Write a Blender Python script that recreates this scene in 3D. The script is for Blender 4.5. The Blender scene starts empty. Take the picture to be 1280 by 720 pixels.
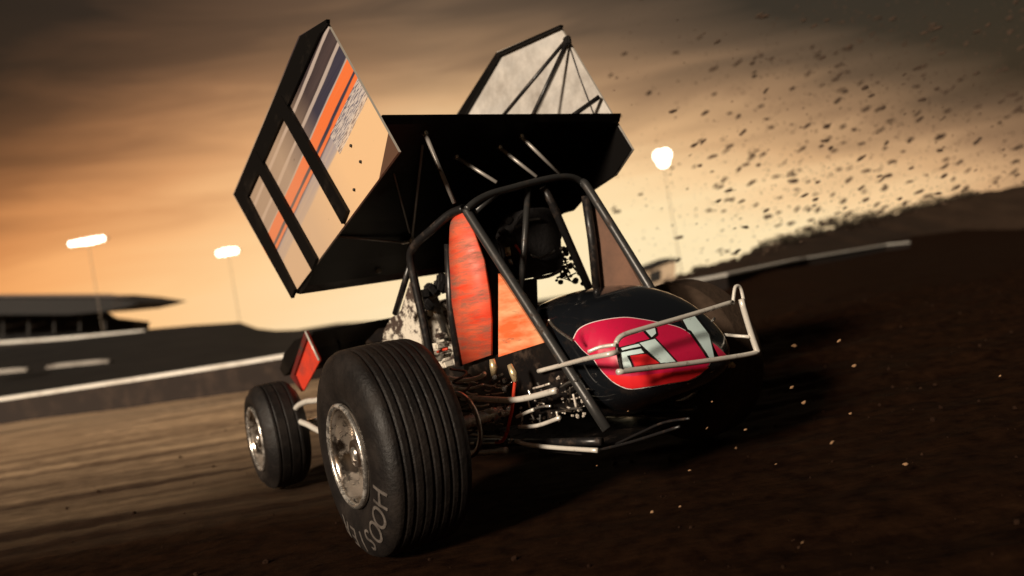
import bpy, bmesh, math, random
from math import sin, cos, pi, radians
from mathutils import Vector, Matrix, noise
from mathutils.bvhtree import BVHTree

random.seed(7)
S = bpy.context.scene
COL = S.collection

# ------------------------------------------------------------------ camera
CX, CY, CZ = -3.1371, 2.6462, 0.9766
YAW, ROLL, FPX = -0.6634, -0.1673, 1063.6
CP = Vector((CX, CY, CZ))
FW = Vector((cos(YAW), sin(YAW), 0.0009)).normalized()
R0 = FW.cross(Vector((0, 0, 1))).normalized()
U0 = R0.cross(FW)
RT = R0 * cos(ROLL) + U0 * sin(ROLL)
UP = -R0 * sin(ROLL) + U0 * cos(ROLL)
cd = bpy.data.cameras.new('camera')
cd.lens = 36 * FPX / 1280
cd.sensor_width = 36
cd.clip_start = 0.05
cd.clip_end = 5000
cd.dof.use_dof = True
cd.dof.focus_distance = 3.6
cd.dof.aperture_fstop = 1.05
cam = bpy.data.objects.new('camera', cd)
COL.objects.link(cam)
M = Matrix((RT, UP, -FW)).transposed().to_4x4()
M.translation = CP
cam.matrix_world = M
S.camera = cam


def at(px, py, **k):
    """a point of the place: the sight line through a photo pixel met with a real plane X=, Y=, Z= or depth D="""
    d = FW + RT * ((px - 640) / FPX) - UP * ((py - 360) / FPX)
    (a, v), = k.items()
    t = v if a == 'D' else (v - CP['XYZ'.index(a)]) / d['XYZ'.index(a)]
    return CP + d * t


# track axes: U runs along the straight (to the right), V away from the camera
TU = Vector((R0.x, R0.y, 0)).normalized()
TV = Vector((FW.x, FW.y, 0)).normalized()
TO = Vector((CX, CY, 0))


def tr(u, v, z=0.0):
    p = TO + TU * u + TV * v
    return Vector((p.x, p.y, z))


# ------------------------------------------------------------------ light
SUN_AZ = math.atan2(0.94, -0.28)
SUN_EL = radians(22)
W = bpy.data.worlds.new('World')
S.world = W
W.use_nodes = True
nt = W.node_tree
nt.nodes.clear()
N = nt.nodes.new
L = nt.links.new


def wmath(op, a, b=None, c=None):
    n = N('ShaderNodeMath'); n.operation = op
    for i, v in enumerate((a, b, c)):
        if v is None: continue
        if isinstance(v, (int, float)): n.inputs[i].default_value = v
        else: L(v, n.inputs[i])
    return n.outputs[0]


out = N('ShaderNodeOutputWorld')
bg = N('ShaderNodeBackground')
sky = N('ShaderNodeTexSky')
sky.sky_type = 'NISHITA'; sky.sun_disc = False
sky.sun_elevation = SUN_EL
sky.sun_rotation = pi / 2 - SUN_AZ
sky.dust_density = 6; sky.air_density = 2
tc = N('ShaderNodeTexCoord')
sep = N('ShaderNodeSeparateXYZ'); L(tc.outputs['Generated'], sep.inputs[0])
el = wmath('ARCSINE', sep.outputs[2])
gl = at(500, 360, D=1.0) - CP
gl = Vector((gl.x, gl.y, 0)).normalized()
dt = N('ShaderNodeVectorMath'); dt.operation = 'DOT_PRODUCT'
dt.inputs[1].default_value = gl
cmb = N('ShaderNodeVectorMath'); cmb.operation = 'MULTIPLY'
cmb.inputs[1].default_value = (1, 1, 0)
L(tc.outputs['Generated'], cmb.inputs[0])
nrm = N('ShaderNodeVectorMath'); nrm.operation = 'NORMALIZE'
L(cmb.outputs[0], nrm.inputs[0]); L(nrm.outputs[0], dt.inputs[0])
azs = wmath('SUBTRACT', 1.0, dt.outputs['Value'])
# cloud streaks: noise squashed in elevation, in azimuth/elevation space
mp = N('ShaderNodeMapping'); mp.inputs['Scale'].default_value = (2.2, 2.2, 16)
mp.inputs['Rotation'].default_value = (0.03, -0.05, 0)
L(tc.outputs['Generated'], mp.inputs[0])
nz = N('ShaderNodeTexNoise'); nz.inputs['Scale'].default_value = 1.6; nz.inputs['Detail'].default_value = 7
nz.inputs['Roughness'].default_value = 0.55; nz.inputs['Distortion'].default_value = 0.6
L(mp.outputs[0], nz.inputs['Vector'])
cl = wmath('SUBTRACT', nz.outputs[0], 0.5)
ea = wmath('ABSOLUTE', el)
p = wmath('MULTIPLY', ea, 1.15)
p = wmath('ADD', p, wmath('MULTIPLY', azs, 1.0))
p = wmath('ADD', p, wmath('MULTIPLY', wmath('MULTIPLY', ea, azs), 3.0))
p = wmath('ADD', p, wmath('MULTIPLY', cl, 0.15))
rp = N('ShaderNodeValToRGB')


def lin(r, g, b, a=1.0):
    f = lambda c: (c / 255 / 12.92) if c / 255 <= .04045 else ((c / 255 + .055) / 1.055) ** 2.4
    return (f(r), f(g), f(b), a)


stops = [(0.0, (255, 236, 192)), (0.11, (255, 228, 178)), (0.18, (248, 208, 156)), (0.25, (214, 170, 124)),
         (0.32, (152, 118, 87)), (0.40, (94, 73, 56)), (0.49, (40, 31, 25)), (0.70, (16, 13, 12)), (1.0, (9, 8, 8))]
e = rp.color_ramp.elements
for i, (q, c) in enumerate(stops):
    x = e[i] if i < 2 else e.new(q)
    x.position = q; x.color = lin(*c)
L(p, rp.inputs[0])
# warmer, more orange band low on the left
orr = N('ShaderNodeMixRGB'); orr.blend_type = 'MULTIPLY'
orr.inputs[2].default_value = (1.0, 0.66, 0.42, 1)
lv = TU * -1
d2 = N('ShaderNodeVectorMath'); d2.operation = 'DOT_PRODUCT'; d2.inputs[1].default_value = lv
L(tc.outputs['Generated'], d2.inputs[0])
lf = wmath('MULTIPLY', wmath('SUBTRACT', d2.outputs['Value'], 0.05), 2.2); 
mx = N('ShaderNodeClamp'); L(lf, mx.inputs[0])
L(mx.outputs[0], orr.inputs[0]); L(rp.outputs[0], orr.inputs[1])
addn = N('ShaderNodeMixRGB'); addn.blend_type = 'ADD'; addn.inputs[0].default_value = 1
sk2 = N('ShaderNodeMixRGB'); sk2.blend_type = 'MULTIPLY'; sk2.inputs[0].default_value = 1
sk2.inputs[2].default_value = (0.0075, 0.0054, 0.0040, 1)
L(sky.outputs[0], sk2.inputs[1])
L(orr.outputs[0], addn.inputs[1]); L(sk2.outputs[0], addn.inputs[2])
bg.inputs['Strength'].default_value = 1.0
L(addn.outputs[0], bg.inputs[0]); L(bg.outputs[0], out.inputs[0])

sl = bpy.data.lights.new('sun', 'SUN')
sl.energy = 4.6; sl.angle = radians(8); sl.color = (1.0, 0.84, 0.66)
so = bpy.data.objects.new('sun', sl); COL.objects.link(so)
sd = Vector((cos(SUN_EL) * cos(SUN_AZ), cos(SUN_EL) * sin(SUN_AZ), sin(SUN_EL)))
so.rotation_euler = sd.to_track_quat('Z', 'Y').to_euler()

S.view_settings.view_transform = 'Standard'
S.view_settings.look = 'None'
S.view_settings.exposure = 0.0
S.view_settings.gamma = 1.0

# ------------------------------------------------------------------ materials


def mat(name, base, rough=0.5, metal=0.0, dirt=0.0, dcol=(0.035, 0.020, 0.012), dscale=9.0, bump=0.0, bscale=60, coat=0.0,
        col2=None, cscale=4.0, spec=0.5, stretch=(1, 1, 1), sharp=0.12):
    m = bpy.data.materials.new(name); m.use_nodes = True
    t = m.node_tree; b = t.nodes['Principled BSDF']
    b.inputs['Roughness'].default_value = rough
    b.inputs['Metallic'].default_value = metal
    b.inputs['Coat Weight'].default_value = coat
    b.inputs['Coat Roughness'].default_value = 0.08
    b.inputs['Specular IOR Level'].default_value = spec
    c4 = lambda c: (*c, 1)
    tcn = t.nodes.new('ShaderNodeTexCoord')
    mpn = t.nodes.new('ShaderNodeMapping'); mpn.inputs['Scale'].default_value = stretch
    t.links.new(tcn.outputs['Object'], mpn.inputs[0])

    def nzt(sc, det=6, ro=.6):
        n = t.nodes.new('ShaderNodeTexNoise'); n.inputs['Scale'].default_value = sc
        n.inputs['Detail'].default_value = det; n.inputs['Roughness'].default_value = ro
        t.links.new(mpn.outputs[0], n.inputs['Vector']); return n.outputs[0]
    b.inputs['Base Color'].default_value = c4(base)
    src = None
    if col2:
        mm = t.nodes.new('ShaderNodeMixRGB'); mm.inputs[1].default_value = c4(base); mm.inputs[2].default_value = c4(col2)
        rr = t.nodes.new('ShaderNodeMapRange'); rr.inputs[1].default_value = .38; rr.inputs[2].default_value = .62
        t.links.new(nzt(cscale), rr.inputs[0]); t.links.new(rr.outputs[0], mm.inputs[0]); src = mm.outputs[0]
    if dirt > 0:
        mm = t.nodes.new('ShaderNodeMixRGB'); mm.inputs[1].default_value = c4(base); mm.inputs[2].default_value = c4(dcol)
        if src: t.links.new(src, mm.inputs[1])
        rr = t.nodes.new('ShaderNodeMapRange')
        th = 0.72 - dirt * 0.4
        rr.inputs[1].default_value = th - sharp / 2; rr.inputs[2].default_value = th + sharp / 2
        t.links.new(nzt(dscale, 9, .72), rr.inputs[0]); t.links.new(rr.outputs[0], mm.inputs[0]); src = mm.outputs[0]
        r2 = t.nodes.new('ShaderNodeMapRange'); r2.inputs[3].default_value = rough; r2.inputs[4].default_value = .85
        t.links.new(rr.outputs[0], r2.inputs[0]); t.links.new(r2.outputs[0], b.inputs['Roughness'])
        if metal > 0:
            r3 = t.nodes.new('ShaderNodeMapRange'); r3.inputs[3].default_value = metal; r3.inputs[4].default_value = 0
            t.links.new(rr.outputs[0], r3.inputs[0]); t.links.new(r3.outputs[0], b.inputs['Metallic'])
    if src: t.links.new(src, b.inputs['Base Color'])
    if bump > 0:
        bn = t.nodes.new('ShaderNodeBump'); bn.inputs['Strength'].default_value = bump; bn.inputs['Distance'].default_value = .01
        t.links.new(nzt(bscale, 5), bn.inputs['Height']); t.links.new(bn.outputs[0], b.inputs['Normal'])
    return m


def emit(name, col, st):
    m = bpy.data.materials.new(name); m.use_nodes = True
    b = m.node_tree.nodes['Principled BSDF']
    b.inputs['Base Color'].default_value = (0, 0, 0, 1)
    b.inputs['Emission Color'].default_value = (*col, 1); b.inputs['Emission Strength'].default_value = st
    return m


BLACK = mat('black_paint', (0.008, 0.007, 0.007), .28, dirt=.35, dscale=14, spec=.4)
WINGBLK = mat('black_wing_skin', (0.004, 0.0033, 0.003), .5, dirt=.25, dcol=(.012, .008, .005), dscale=3, spec=.15)
TUBE = mat('dark_grey_powder_coat', (0.055, 0.054, 0.053), .36, metal=.5, dirt=.3, dscale=18, bump=.05)
TUBEK = mat('black_powder_coat', (0.012, 0.011, 0.011), .35, dirt=.35, dscale=18)
CHROME = mat('muddy_chrome', (0.84, 0.80, 0.74), .24, metal=.92, dirt=.18, sharp=.3, dcol=(.12, .08, .06), dscale=22, bump=.08, bscale=30)
WHITECH = mat('worn_white_tube', (0.74, 0.70, 0.63), .3, metal=.25, dirt=.16, sharp=.25, dcol=(.12, .09, .07), dscale=26)
ALU = mat('scuffed_aluminium', (0.62, 0.58, 0.52), .32, metal=.9, dirt=.3, dscale=12, bump=.1, bscale=40)
RUB = mat('dusty_tyre_rubber', (0.008, 0.0065, 0.006), .5, dirt=.3, dcol=(.018, .0115, .008), dscale=6, bump=.35, bscale=70, sharp=.3, spec=.35)
RUBD = mat('mud_caked_rubber', (0.030, 0.019, 0.012), .9, dirt=.5, dcol=(.055, .034, .022), dscale=8, bump=.6, bscale=40, sharp=.3, spec=.2)
ORANGE = mat('mud_streaked_orange_panel', (0.80, 0.055, 0.022), .42, dirt=.42, dcol=(.26, .13, .085), dscale=4.2, stretch=(1.2, 1, 7), sharp=.22,
             col2=(.92, .15, .07), cscale=2.4)
ORANGE2 = mat('orange_to_tan_panel', (0.85, 0.16, 0.05), .4, dirt=.22, dcol=(.2, .07, .04), dscale=3.5, stretch=(1.2, 1, 6), col2=(.85, .45, .24), cscale=3)
TANP = mat('brown_inner_panel', (0.20, 0.11, 0.075), .45, dirt=.35, dcol=(.06, .035, .025), dscale=3, sharp=.4)
REDW = mat('red_wing_panel', (0.62, 0.05, 0.025), .38, dirt=.25, dcol=(.2, .03, .02), dscale=6, sharp=.25)
REDDK = mat('dark_red_trim', (0.12, 0.012, 0.010), .5, dirt=.4, dscale=10)
REDN = mat('crimson_vinyl', (0.56, 0.010, 0.060), .35, dirt=.12, dcol=(.3, .01, .03), dscale=12, coat=.3, sharp=.3)
REDB = mat('bright_red_vinyl', (0.72, 0.02, 0.025), .3, dirt=.12, dcol=(.3, .01, .01), dscale=12, coat=.3)
WHT = mat('pale_blue_white_vinyl', (0.60, 0.76, 0.76), .4, dirt=.2, dcol=(.2, .2, .19), dscale=16)
KEY = mat('white_outline_vinyl', (0.75, 0.62, 0.62), .4, dirt=.25, dscale=22)
TANKM = mat('glossy_black_tank', (0.007, 0.008, 0.010), .10, dirt=.15, dcol=(.03, .02, .015), dscale=7, coat=.6, sharp=.25)
HOOD = mat('white_hood_with_mud', (0.72, 0.66, 0.56), .4, dirt=.52, dcol=(.05, .03, .022), dscale=11, sharp=.06)
PATCH = mat('pale_patterned_panel', (0.66, 0.62, 0.55), .4, dirt=.5, dcol=(.03, .02, .018), dscale=16, sharp=.05)
FOAM = mat('black_padding', (0.010, 0.008, 0.008), .85, bump=.4, bscale=50)
SPRING = mat('orange_red_spring', (0.60, 0.05, 0.02), .45, dirt=.3, dscale=20)
INNER = mat('oxidised_white_board', (0.66, 0.62, 0.57), .5, dirt=.40, dcol=(.28, .25, .22), dscale=3.2, sharp=.32, col2=(.52, .50, .47), cscale=7)
CLOD = mat('dark_brown_clod', (0.055, 0.032, 0.019), .95, bump=.5, bscale=30)
CLODL = mat('dry_tan_clod', (0.30, 0.17, 0.085), .95, bump=.5, bscale=30)
CONC = mat('white_painted_concrete', (0.80, 0.77, 0.70), .6, dirt=.2, dcol=(.4, .34, .27), dscale=1.2, sharp=.3)
CONCD = mat('dirty_dark_concrete', (0.016, 0.009, 0.006), .9, dirt=.4, dscale=1.5)
STEEL = mat('dark_steel', (0.05, 0.045, 0.04), .6)
STAND = mat('dark_stand_cladding', (0.012, 0.010, 0.009), .8, dirt=.2, dscale=.5)
SHEDW = mat('tan_plank_wall', (0.50, 0.38, 0.26), .8, dirt=.3, dcol=(.2, .14, .1), dscale=1)
LEAF = mat('dry_dark_brush', (0.035, 0.026, 0.014), .9)
LAMP = emit('lit_floodlight', (1.0, 0.90, 0.72), 7)
BARREL = mat('sooty_polished_barrel', (0.50, 0.44, 0.38), .16, metal=1, dirt=.28, dcol=(.05, .025, .015), dscale=7, sharp=.3)
CENTRE = mat('grimy_wheel_centre', (0.05, 0.032, 0.022), .45, metal=.5, dirt=.4, dcol=(.02, .012, .008), dscale=12)
GRF = mat('grimy_fasteners', (.05, .04, .032), .5, metal=.3, dirt=.3, dcol=(.28, .22, .16), dscale=40, sharp=.05)
BRF = mat('scuffed_bright_fasteners', (.75, .68, .6), .35, metal=.4, dirt=.3, dscale=30, sharp=.05)
LETT = mat('worn_white_lettering', (.14, .12, .105), .7, dirt=.55, dcol=(.025, .018, .014), dscale=22, sharp=.35)
MAST = mat('weathered_galvanised_mast', (.30, .24, .18), .7)
STRUT = mat('grey_strut', (0.38, 0.35, 0.32), .4, metal=.4, dirt=.2, dscale=20)
GOLD = mat('pale_gold_fitting', (0.75, 0.58, 0.34), .35, metal=.6, dirt=.3, dscale=30)

# wing graphic: lengthwise stripes by UV (u from rear to front, v from top to bottom)
WG = bpy.data.materials.new('striped_wing_graphic'); WG.use_nodes = True
t = WG.node_tree; b = t.nodes['Principled BSDF']; nn = t.nodes.new; ll = t.links.new
b.inputs['Roughness'].default_value = .38; b.inputs['Metallic'].default_value = .0; b.inputs['Specular IOR Level'].default_value = .25
uv = nn('ShaderNodeUVMap'); sp = nn('ShaderNodeSeparateXYZ'); ll(uv.outputs[0], sp.inputs[0])


def gm(op, a, bb=None, c=None, clamp=False):
    n = nn('ShaderNodeMath'); n.operation = op; n.use_clamp = clamp
    for i, v in enumerate((a, bb, c)):
        if v is None: continue
        if isinstance(v, (int, float)): n.inputs[i].default_value = v
        else: ll(v, n.inputs[i])
    return n.outputs[0]


def gmix(f, a, bb, mode='MIX'):
    n = nn('ShaderNodeMixRGB'); n.blend_type = mode
    for i, v in enumerate((f, a, bb)):
        if isinstance(v, (int, float)): n.inputs[i].default_value = v
        elif isinstance(v, tuple): n.inputs[i].default_value = v
        else: ll(v, n.inputs[i])
    return n.outputs[0]


def gnoise(sx, sy, sc, det=4):
    m_ = nn('ShaderNodeMapping'); m_.inputs['Scale'].default_value = (sx, sy, 1); ll(uv.outputs[0], m_.inputs[0])
    n = nn('ShaderNodeTexNoise'); n.inputs['Scale'].default_value = sc; n.inputs['Detail'].default_value = det
    ll(m_.outputs[0], n.inputs['Vector']); return n.outputs[0]


us, vs = sp.outputs[0], sp.outputs[1]
warp = gm('MULTIPLY', gm('SUBTRACT', gnoise(.6, 6, 3.0), .5), .03)
q = gm('ADD', gm('SUBTRACT', vs, gm('MULTIPLY', us, .20)), warp)
fine = gnoise(1.2, 60, 3.0, 5)
r = nn('ShaderNodeValToRGB'); el_ = r.color_ramp.elements
PUR = (.022, .012, .018); PU2 = (.045, .028, .032); WS = (.42, .36, .34); NAV = (.016, .016, .045); ORG = (.78, .16, .03); TN = (.74, .50, .29); GR = (.34, .30, .33)
st = [(0, PUR), (.035, PUR), (.04, WS), (.065, WS), (.07, PUR), (.15, PU2), (.175, PUR), (.18, WS), (.205, WS), (.21, NAV), (.295, NAV),
      (.30, WS), (.308, WS), (.312, ORG), (.40, ORG), (.405, NAV), (.425, NAV), (.43, ORG), (.455, ORG), (.46, NAV), (.475, GR), (.50, GR), (.51, WS), (.53, GR), (.56, WS), (.575, TN), (1.0, TN)]
for i, (qq, c) in enumerate(st):
    x = el_[i] if i < 2 else el_.new(qq)
    x.position = qq; x.color = (*c, 1)
ll(q, r.inputs[0])
base = r.outputs[0]
# scribbled lettering-like marks near the rear edge, fading forward
scr = gm('GREATER_THAN', gnoise(9, 46, 3.2, 5), .52)
band = gm('MULTIPLY', gm('GREATER_THAN', q, .455), gm('LESS_THAN', q, .60))
band = gm('MULTIPLY', band, gm('LESS_THAN', us, .27))
base = gmix(gm('MULTIPLY', band, .7), base, gmix(scr, (.62, .56, .52, 1), (.06, .07, .13, 1)))
# fine lengthwise streaks, fading to dusty taupe towards the front
base = gmix(gm('MULTIPLY', gm('LESS_THAN', vs, .62), .08), base, gmix(fine, (.05, .04, .05, 1), (.7, .62, .56, 1)))
fade = gm('MINIMUM', gm('MULTIPLY', gm('SUBTRACT', us, .28, clamp=True), 2.2, clamp=True), .72)
inb = gm('MULTIPLY', gm('GREATER_THAN', q, .31), gm('LESS_THAN', q, .48))
fade = gm('MULTIPLY', fade, gm('SUBTRACT', 1.0, gm('MULTIPLY', inb, .6)))
base = gmix(fade, base, (.50, .37, .27, 1))
# darker brown triangle at the rear lower corner
tri = gm('GREATER_THAN', gm('SUBTRACT', vs, gm('MULTIPLY', us, .9)), .86)
base = gmix(tri, base, (.11, .06, .04, 1))
mud = nn('ShaderNodeMapRange'); mud.inputs[1].default_value = .70; mud.inputs[2].default_value = .76
ll(gnoise(14, 8, 2.2, 8), mud.inputs[0])
base = gmix(gm('MULTIPLY', mud.outputs[0], .6), base, (.08, .05, .035, 1))
ll(base, b.inputs['Base Color'])

# ------------------------------------------------------------------ helpers


def link(name, bm, m, parent=None, smooth=False):
    me = bpy.data.meshes.new(name)
    bmesh.ops.recalc_face_normals(bm, faces=bm.faces)
    bm.to_mesh(me); bm.free()
    if isinstance(m, (list, tuple)):
        for x in m: me.materials.append(x)
    else: me.materials.append(m)
    if smooth:
        for f in me.polygons: f.use_smooth = True
    o = bpy.data.objects.new(name, me); COL.objects.link(o)
    if parent: o.parent = parent
    return o


def empty(name, parent=None, loc=(0, 0, 0), label=None, cat=None, group=None):
    o = bpy.data.objects.new(name, None); COL.objects.link(o); o.location = loc
    o.empty_display_size = .2
    if parent: o.parent = parent
    tag(o, label, cat, group); return o


def tag(o, label=None, cat=None, group=None, kind=None):
    if label: o['label'] = label
    if cat: o['category'] = cat
    if group: o['group'] = group
    if kind: o['kind'] = kind
    return o


def smoothpts(pts, n=6):
    P = [Vector(p) for p in pts]
    if len(P) < 3: return P
    Q = []
    for i in range(len(P) - 1):
        a = P[max(i - 1, 0)]; b_ = P[i]; c = P[i + 1]; d = P[min(i + 2, len(P) - 1)]
        for k in range(n):
            s = k / n
            Q.append(.5 * ((2 * b_) + (c - a) * s + (2 * a - 5 * b_ + 4 * c - d) * s * s + (3 * b_ - a - 3 * c + d) * s ** 3))
    Q.append(P[-1]); return Q


def tube(bm, pts, rad, seg=12, smooth=0, flat=None):
    P = smoothpts(pts, smooth) if smooth else [Vector(p) for p in pts]
    n = len(P); rads = rad if isinstance(rad, (list, tuple)) else [rad] * n
    if len(rads) != n: rads = [rads[0] + (rads[-1] - rads[0]) * i / (n - 1) for i in range(n)]
    T = []
    for i in range(n):
        a = P[max(i - 1, 0)]; c = P[min(i + 1, n - 1)]
        T.append((c - a).normalized())
    up = Vector((0, 0, 1)) if abs(T[0].z) < .9 else Vector((1, 0, 0))
    nx = T[0].cross(up).normalized(); rings = []
    for i in range(n):
        if i: nx = (nx - T[i] * nx.dot(T[i])).normalized()
        ny = T[i].cross(nx)
        rings.append([bm.verts.new(P[i] + (nx * cos(2 * pi * k / seg) + ny * sin(2 * pi * k / seg)) * rads[i]) for k in range(seg)])
    for a, b_ in zip(rings, rings[1:]):
        for k in range(seg): bm.faces.new((a[k], a[(k + 1) % seg], b_[(k + 1) % seg], b_[k]))
    bm.faces.new(rings[0][::-1]); bm.faces.new(rings[-1])


def tubes(name, lst, m, parent):
    bm = bmesh.new()
    for l in lst: tube(bm, *l[:1], **l[1])
    return link(name, bm, m, parent, True)


def one_tube(name, pts, rad, m, parent, smooth=0, seg=12):
    bm = bmesh.new(); tube(bm, pts, rad, seg, smooth)
    return link(name, bm, m, parent, True)


def slab(bm, poly, thick, nrm=None):
    """flat polygon given real thickness"""
    P = [Vector(p) for p in poly]
    if nrm is None:
        nrm = (P[1] - P[0]).cross(P[2] - P[0]).normalized()
    nrm = Vector(nrm)
    a = [bm.verts.new(p + nrm * thick / 2) for p in P]; b_ = [bm.verts.new(p - nrm * thick / 2) for p in P]
    bm.faces.new(a); bm.faces.new(b_[::-1])
    for i in range(len(P)):
        j = (i + 1) % len(P); bm.faces.new((a[j], a[i], b_[i], b_[j]))


def panel(name, poly, thick, m, parent, nrm=None, bev=0.0):
    bm = bmesh.new(); slab(bm, poly, thick, nrm)
    if bev: bmesh.ops.bevel(bm, geom=bm.edges[:], offset=bev, segments=2, affect='EDGES')
    return link(name, bm, m, parent)


def box(bm, c, s, rot=None, bev=0.0):
    r_ = bmesh.ops.create_cube(bm, size=1)
    v = r_['verts']
    bmesh.ops.scale(bm, vec=s, verts=v)
    if bev:
        bmesh.ops.bevel(bm, geom=list({e_ for x in v for e_ in x.link_edges}), offset=bev, segments=2, affect='EDGES')
    if rot or bev:
        pass
    vs_ = [x for x in bm.verts if x.index == -1] if False else None
    return v


def addbox(bm, c, s, rot=None, bev=0.0):
    b2 = bmesh.new(); bmesh.ops.create_cube(b2, size=1); bmesh.ops.scale(b2, vec=s, verts=b2.verts)
    if bev: bmesh.ops.bevel(b2, geom=b2.edges[:], offset=bev, segments=2, affect='EDGES')
    Mx = Matrix.Translation(Vector(c)) @ (rot.to_4x4() if rot else Matrix())
    bmesh.ops.transform(b2, matrix=Mx, verts=b2.verts)
    me = bpy.data.meshes.new('tmp'); b2.to_mesh(me); b2.free(); bm.from_mesh(me); bpy.data.meshes.remove(me)


def lathe(bm, prof, seg=64, closed=True):
    """profile of (radius, y) turned about the Y axis"""
    rings = []
    for r_, y in prof:
        rings.append([bm.verts.new((r_ * cos(2 * pi * k / seg), y, r_ * sin(2 * pi * k / seg))) for k in range(seg)])
    pr = list(zip(rings, rings[1:]))
    if closed: pr.append((rings[-1], rings[0]))
    for a, b_ in pr:
        for k in range(seg): bm.faces.new((a[k], a[(k + 1) % seg], b_[(k + 1) % seg], b_[k]))
    if not closed:
        for rg in (rings[0], rings[-1]):
            if (rg[0].co - rg[1].co).length > 1e-5: bm.faces.new(rg)


# ------------------------------------------------------------------ the track
def gmat():
    m = bpy.data.materials.new('clay_track'); m.use_nodes = True
    t = m.node_tree; b = t.nodes['Principled BSDF']; n = t.nodes.new; l = t.links.new
    g = n('ShaderNodeNewGeometry')

    def dot(v, off):
        d = n('ShaderNodeVectorMath'); d.operation = 'DOT_PRODUCT'; d.inputs[1].default_value = v
        l(g.outputs['Position'], d.inputs[0])
        a = n('ShaderNodeMath'); a.operation = 'SUBTRACT'; l(d.outputs['Value'], a.inputs[0]); a.inputs[1].default_value = off
        return a.outputs[0]
    u = dot(TU, TO.dot(TU)); v = dot(TV, TO.dot(TV))

    def mth(op, a, b_=None, c=None, clamp=False):
        x = n('ShaderNodeMath'); x.operation = op; x.use_clamp = clamp
        for i, q_ in enumerate((a, b_, c)):
            if q_ is None: continue
            if isinstance(q_, (int, float)): x.inputs[i].default_value = q_
            else: l(q_, x.inputs[i])
        return x.outputs[0]

    def noi(su, sv, sc, det=6, ro=.6):
        cb = n('ShaderNodeCombineXYZ'); l(mth('MULTIPLY', u, su), cb.inputs[0]); l(mth('MULTIPLY', v, sv), cb.inputs[1])
        x = n('ShaderNodeTexNoise'); x.inputs['Scale'].default_value = sc; x.inputs['Detail'].default_value = det
        x.inputs['Roughness'].default_value = ro; l(cb.outputs[0], x.inputs['Vector']); return x.outputs[0]
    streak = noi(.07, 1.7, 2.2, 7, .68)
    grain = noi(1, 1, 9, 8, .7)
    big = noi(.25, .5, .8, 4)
    # packed, dry groove on the left and far side; loose wet dark clay to the right; vignette painted in as darker soil near the camera
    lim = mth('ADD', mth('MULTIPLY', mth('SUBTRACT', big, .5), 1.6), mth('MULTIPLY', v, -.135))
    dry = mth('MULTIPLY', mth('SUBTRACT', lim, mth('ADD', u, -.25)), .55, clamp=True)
    near_vignette = mth('MULTIPLY', mth('SUBTRACT', mth('ADD', v, mth('MULTIPLY', big, 1.5)), 5.0), .15, clamp=True)
    dry = mth('MULTIPLY', dry, near_vignette)  # mask drops near the camera for the painted vignette

    def mix(f, a, c):
        x = n('ShaderNodeMixRGB')
        for i, q_ in enumerate((f, a, c)):
            if isinstance(q_, (int, float)): x.inputs[i].default_value = q_
            elif isinstance(q_, tuple): x.inputs[i].default_value = (*q_, 1)
            else: l(q_, x.inputs[i])
        return x.outputs[0]
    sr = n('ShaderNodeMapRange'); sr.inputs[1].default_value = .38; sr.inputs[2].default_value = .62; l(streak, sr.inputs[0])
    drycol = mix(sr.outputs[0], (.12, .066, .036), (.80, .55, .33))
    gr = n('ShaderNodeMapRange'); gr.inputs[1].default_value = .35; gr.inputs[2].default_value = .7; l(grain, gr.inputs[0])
    wet_vignette = mix(gr.outputs[0], (.006, .0022, .0009), (.024, .0105, .0048))
    c = mix(dry, wet_vignette, drycol)
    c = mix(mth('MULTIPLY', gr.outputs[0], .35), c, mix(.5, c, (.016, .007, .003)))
    l(c, b.inputs['Base Color'])
    rr = n('ShaderNodeMapRange'); rr.inputs[3].default_value = .95; rr.inputs[4].default_value = .46; l(dry, rr.inputs[0])
    l(rr.outputs[0], b.inputs['Roughness']); 
    sp_ = n('ShaderNodeMapRange'); sp_.inputs[3].default_value = .03; sp_.inputs[4].default_value = .7; l(dry, sp_.inputs[0])
    l(sp_.outputs[0], b.inputs['Specular IOR Level'])
    bn = n('ShaderNodeBump'); bn.inputs['Strength'].default_value = .5; bn.inputs['Distance'].default_value = .03
    l(mth('ADD', mth('MULTIPLY', streak, 1.2), mth('MULTIPLY', grain, .5)), bn.inputs['Height']); l(bn.outputs[0], b.inputs['Normal'])
    return m


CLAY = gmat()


def spaced(lo, hi, fine0, fine1, df, grow=1.16):
    xs = []
    x = fine0
    while x < fine1: xs.append(x); x += df
    st_ = df; x = fine1
    while x < hi: xs.append(x); st_ *= grow; x += st_
    xs.append(hi)
    st_ = df; x = fine0; left = []
    while x > lo: st_ *= grow; x -= st_; left.append(max(x, lo))
    return left[::-1] + xs


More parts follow.
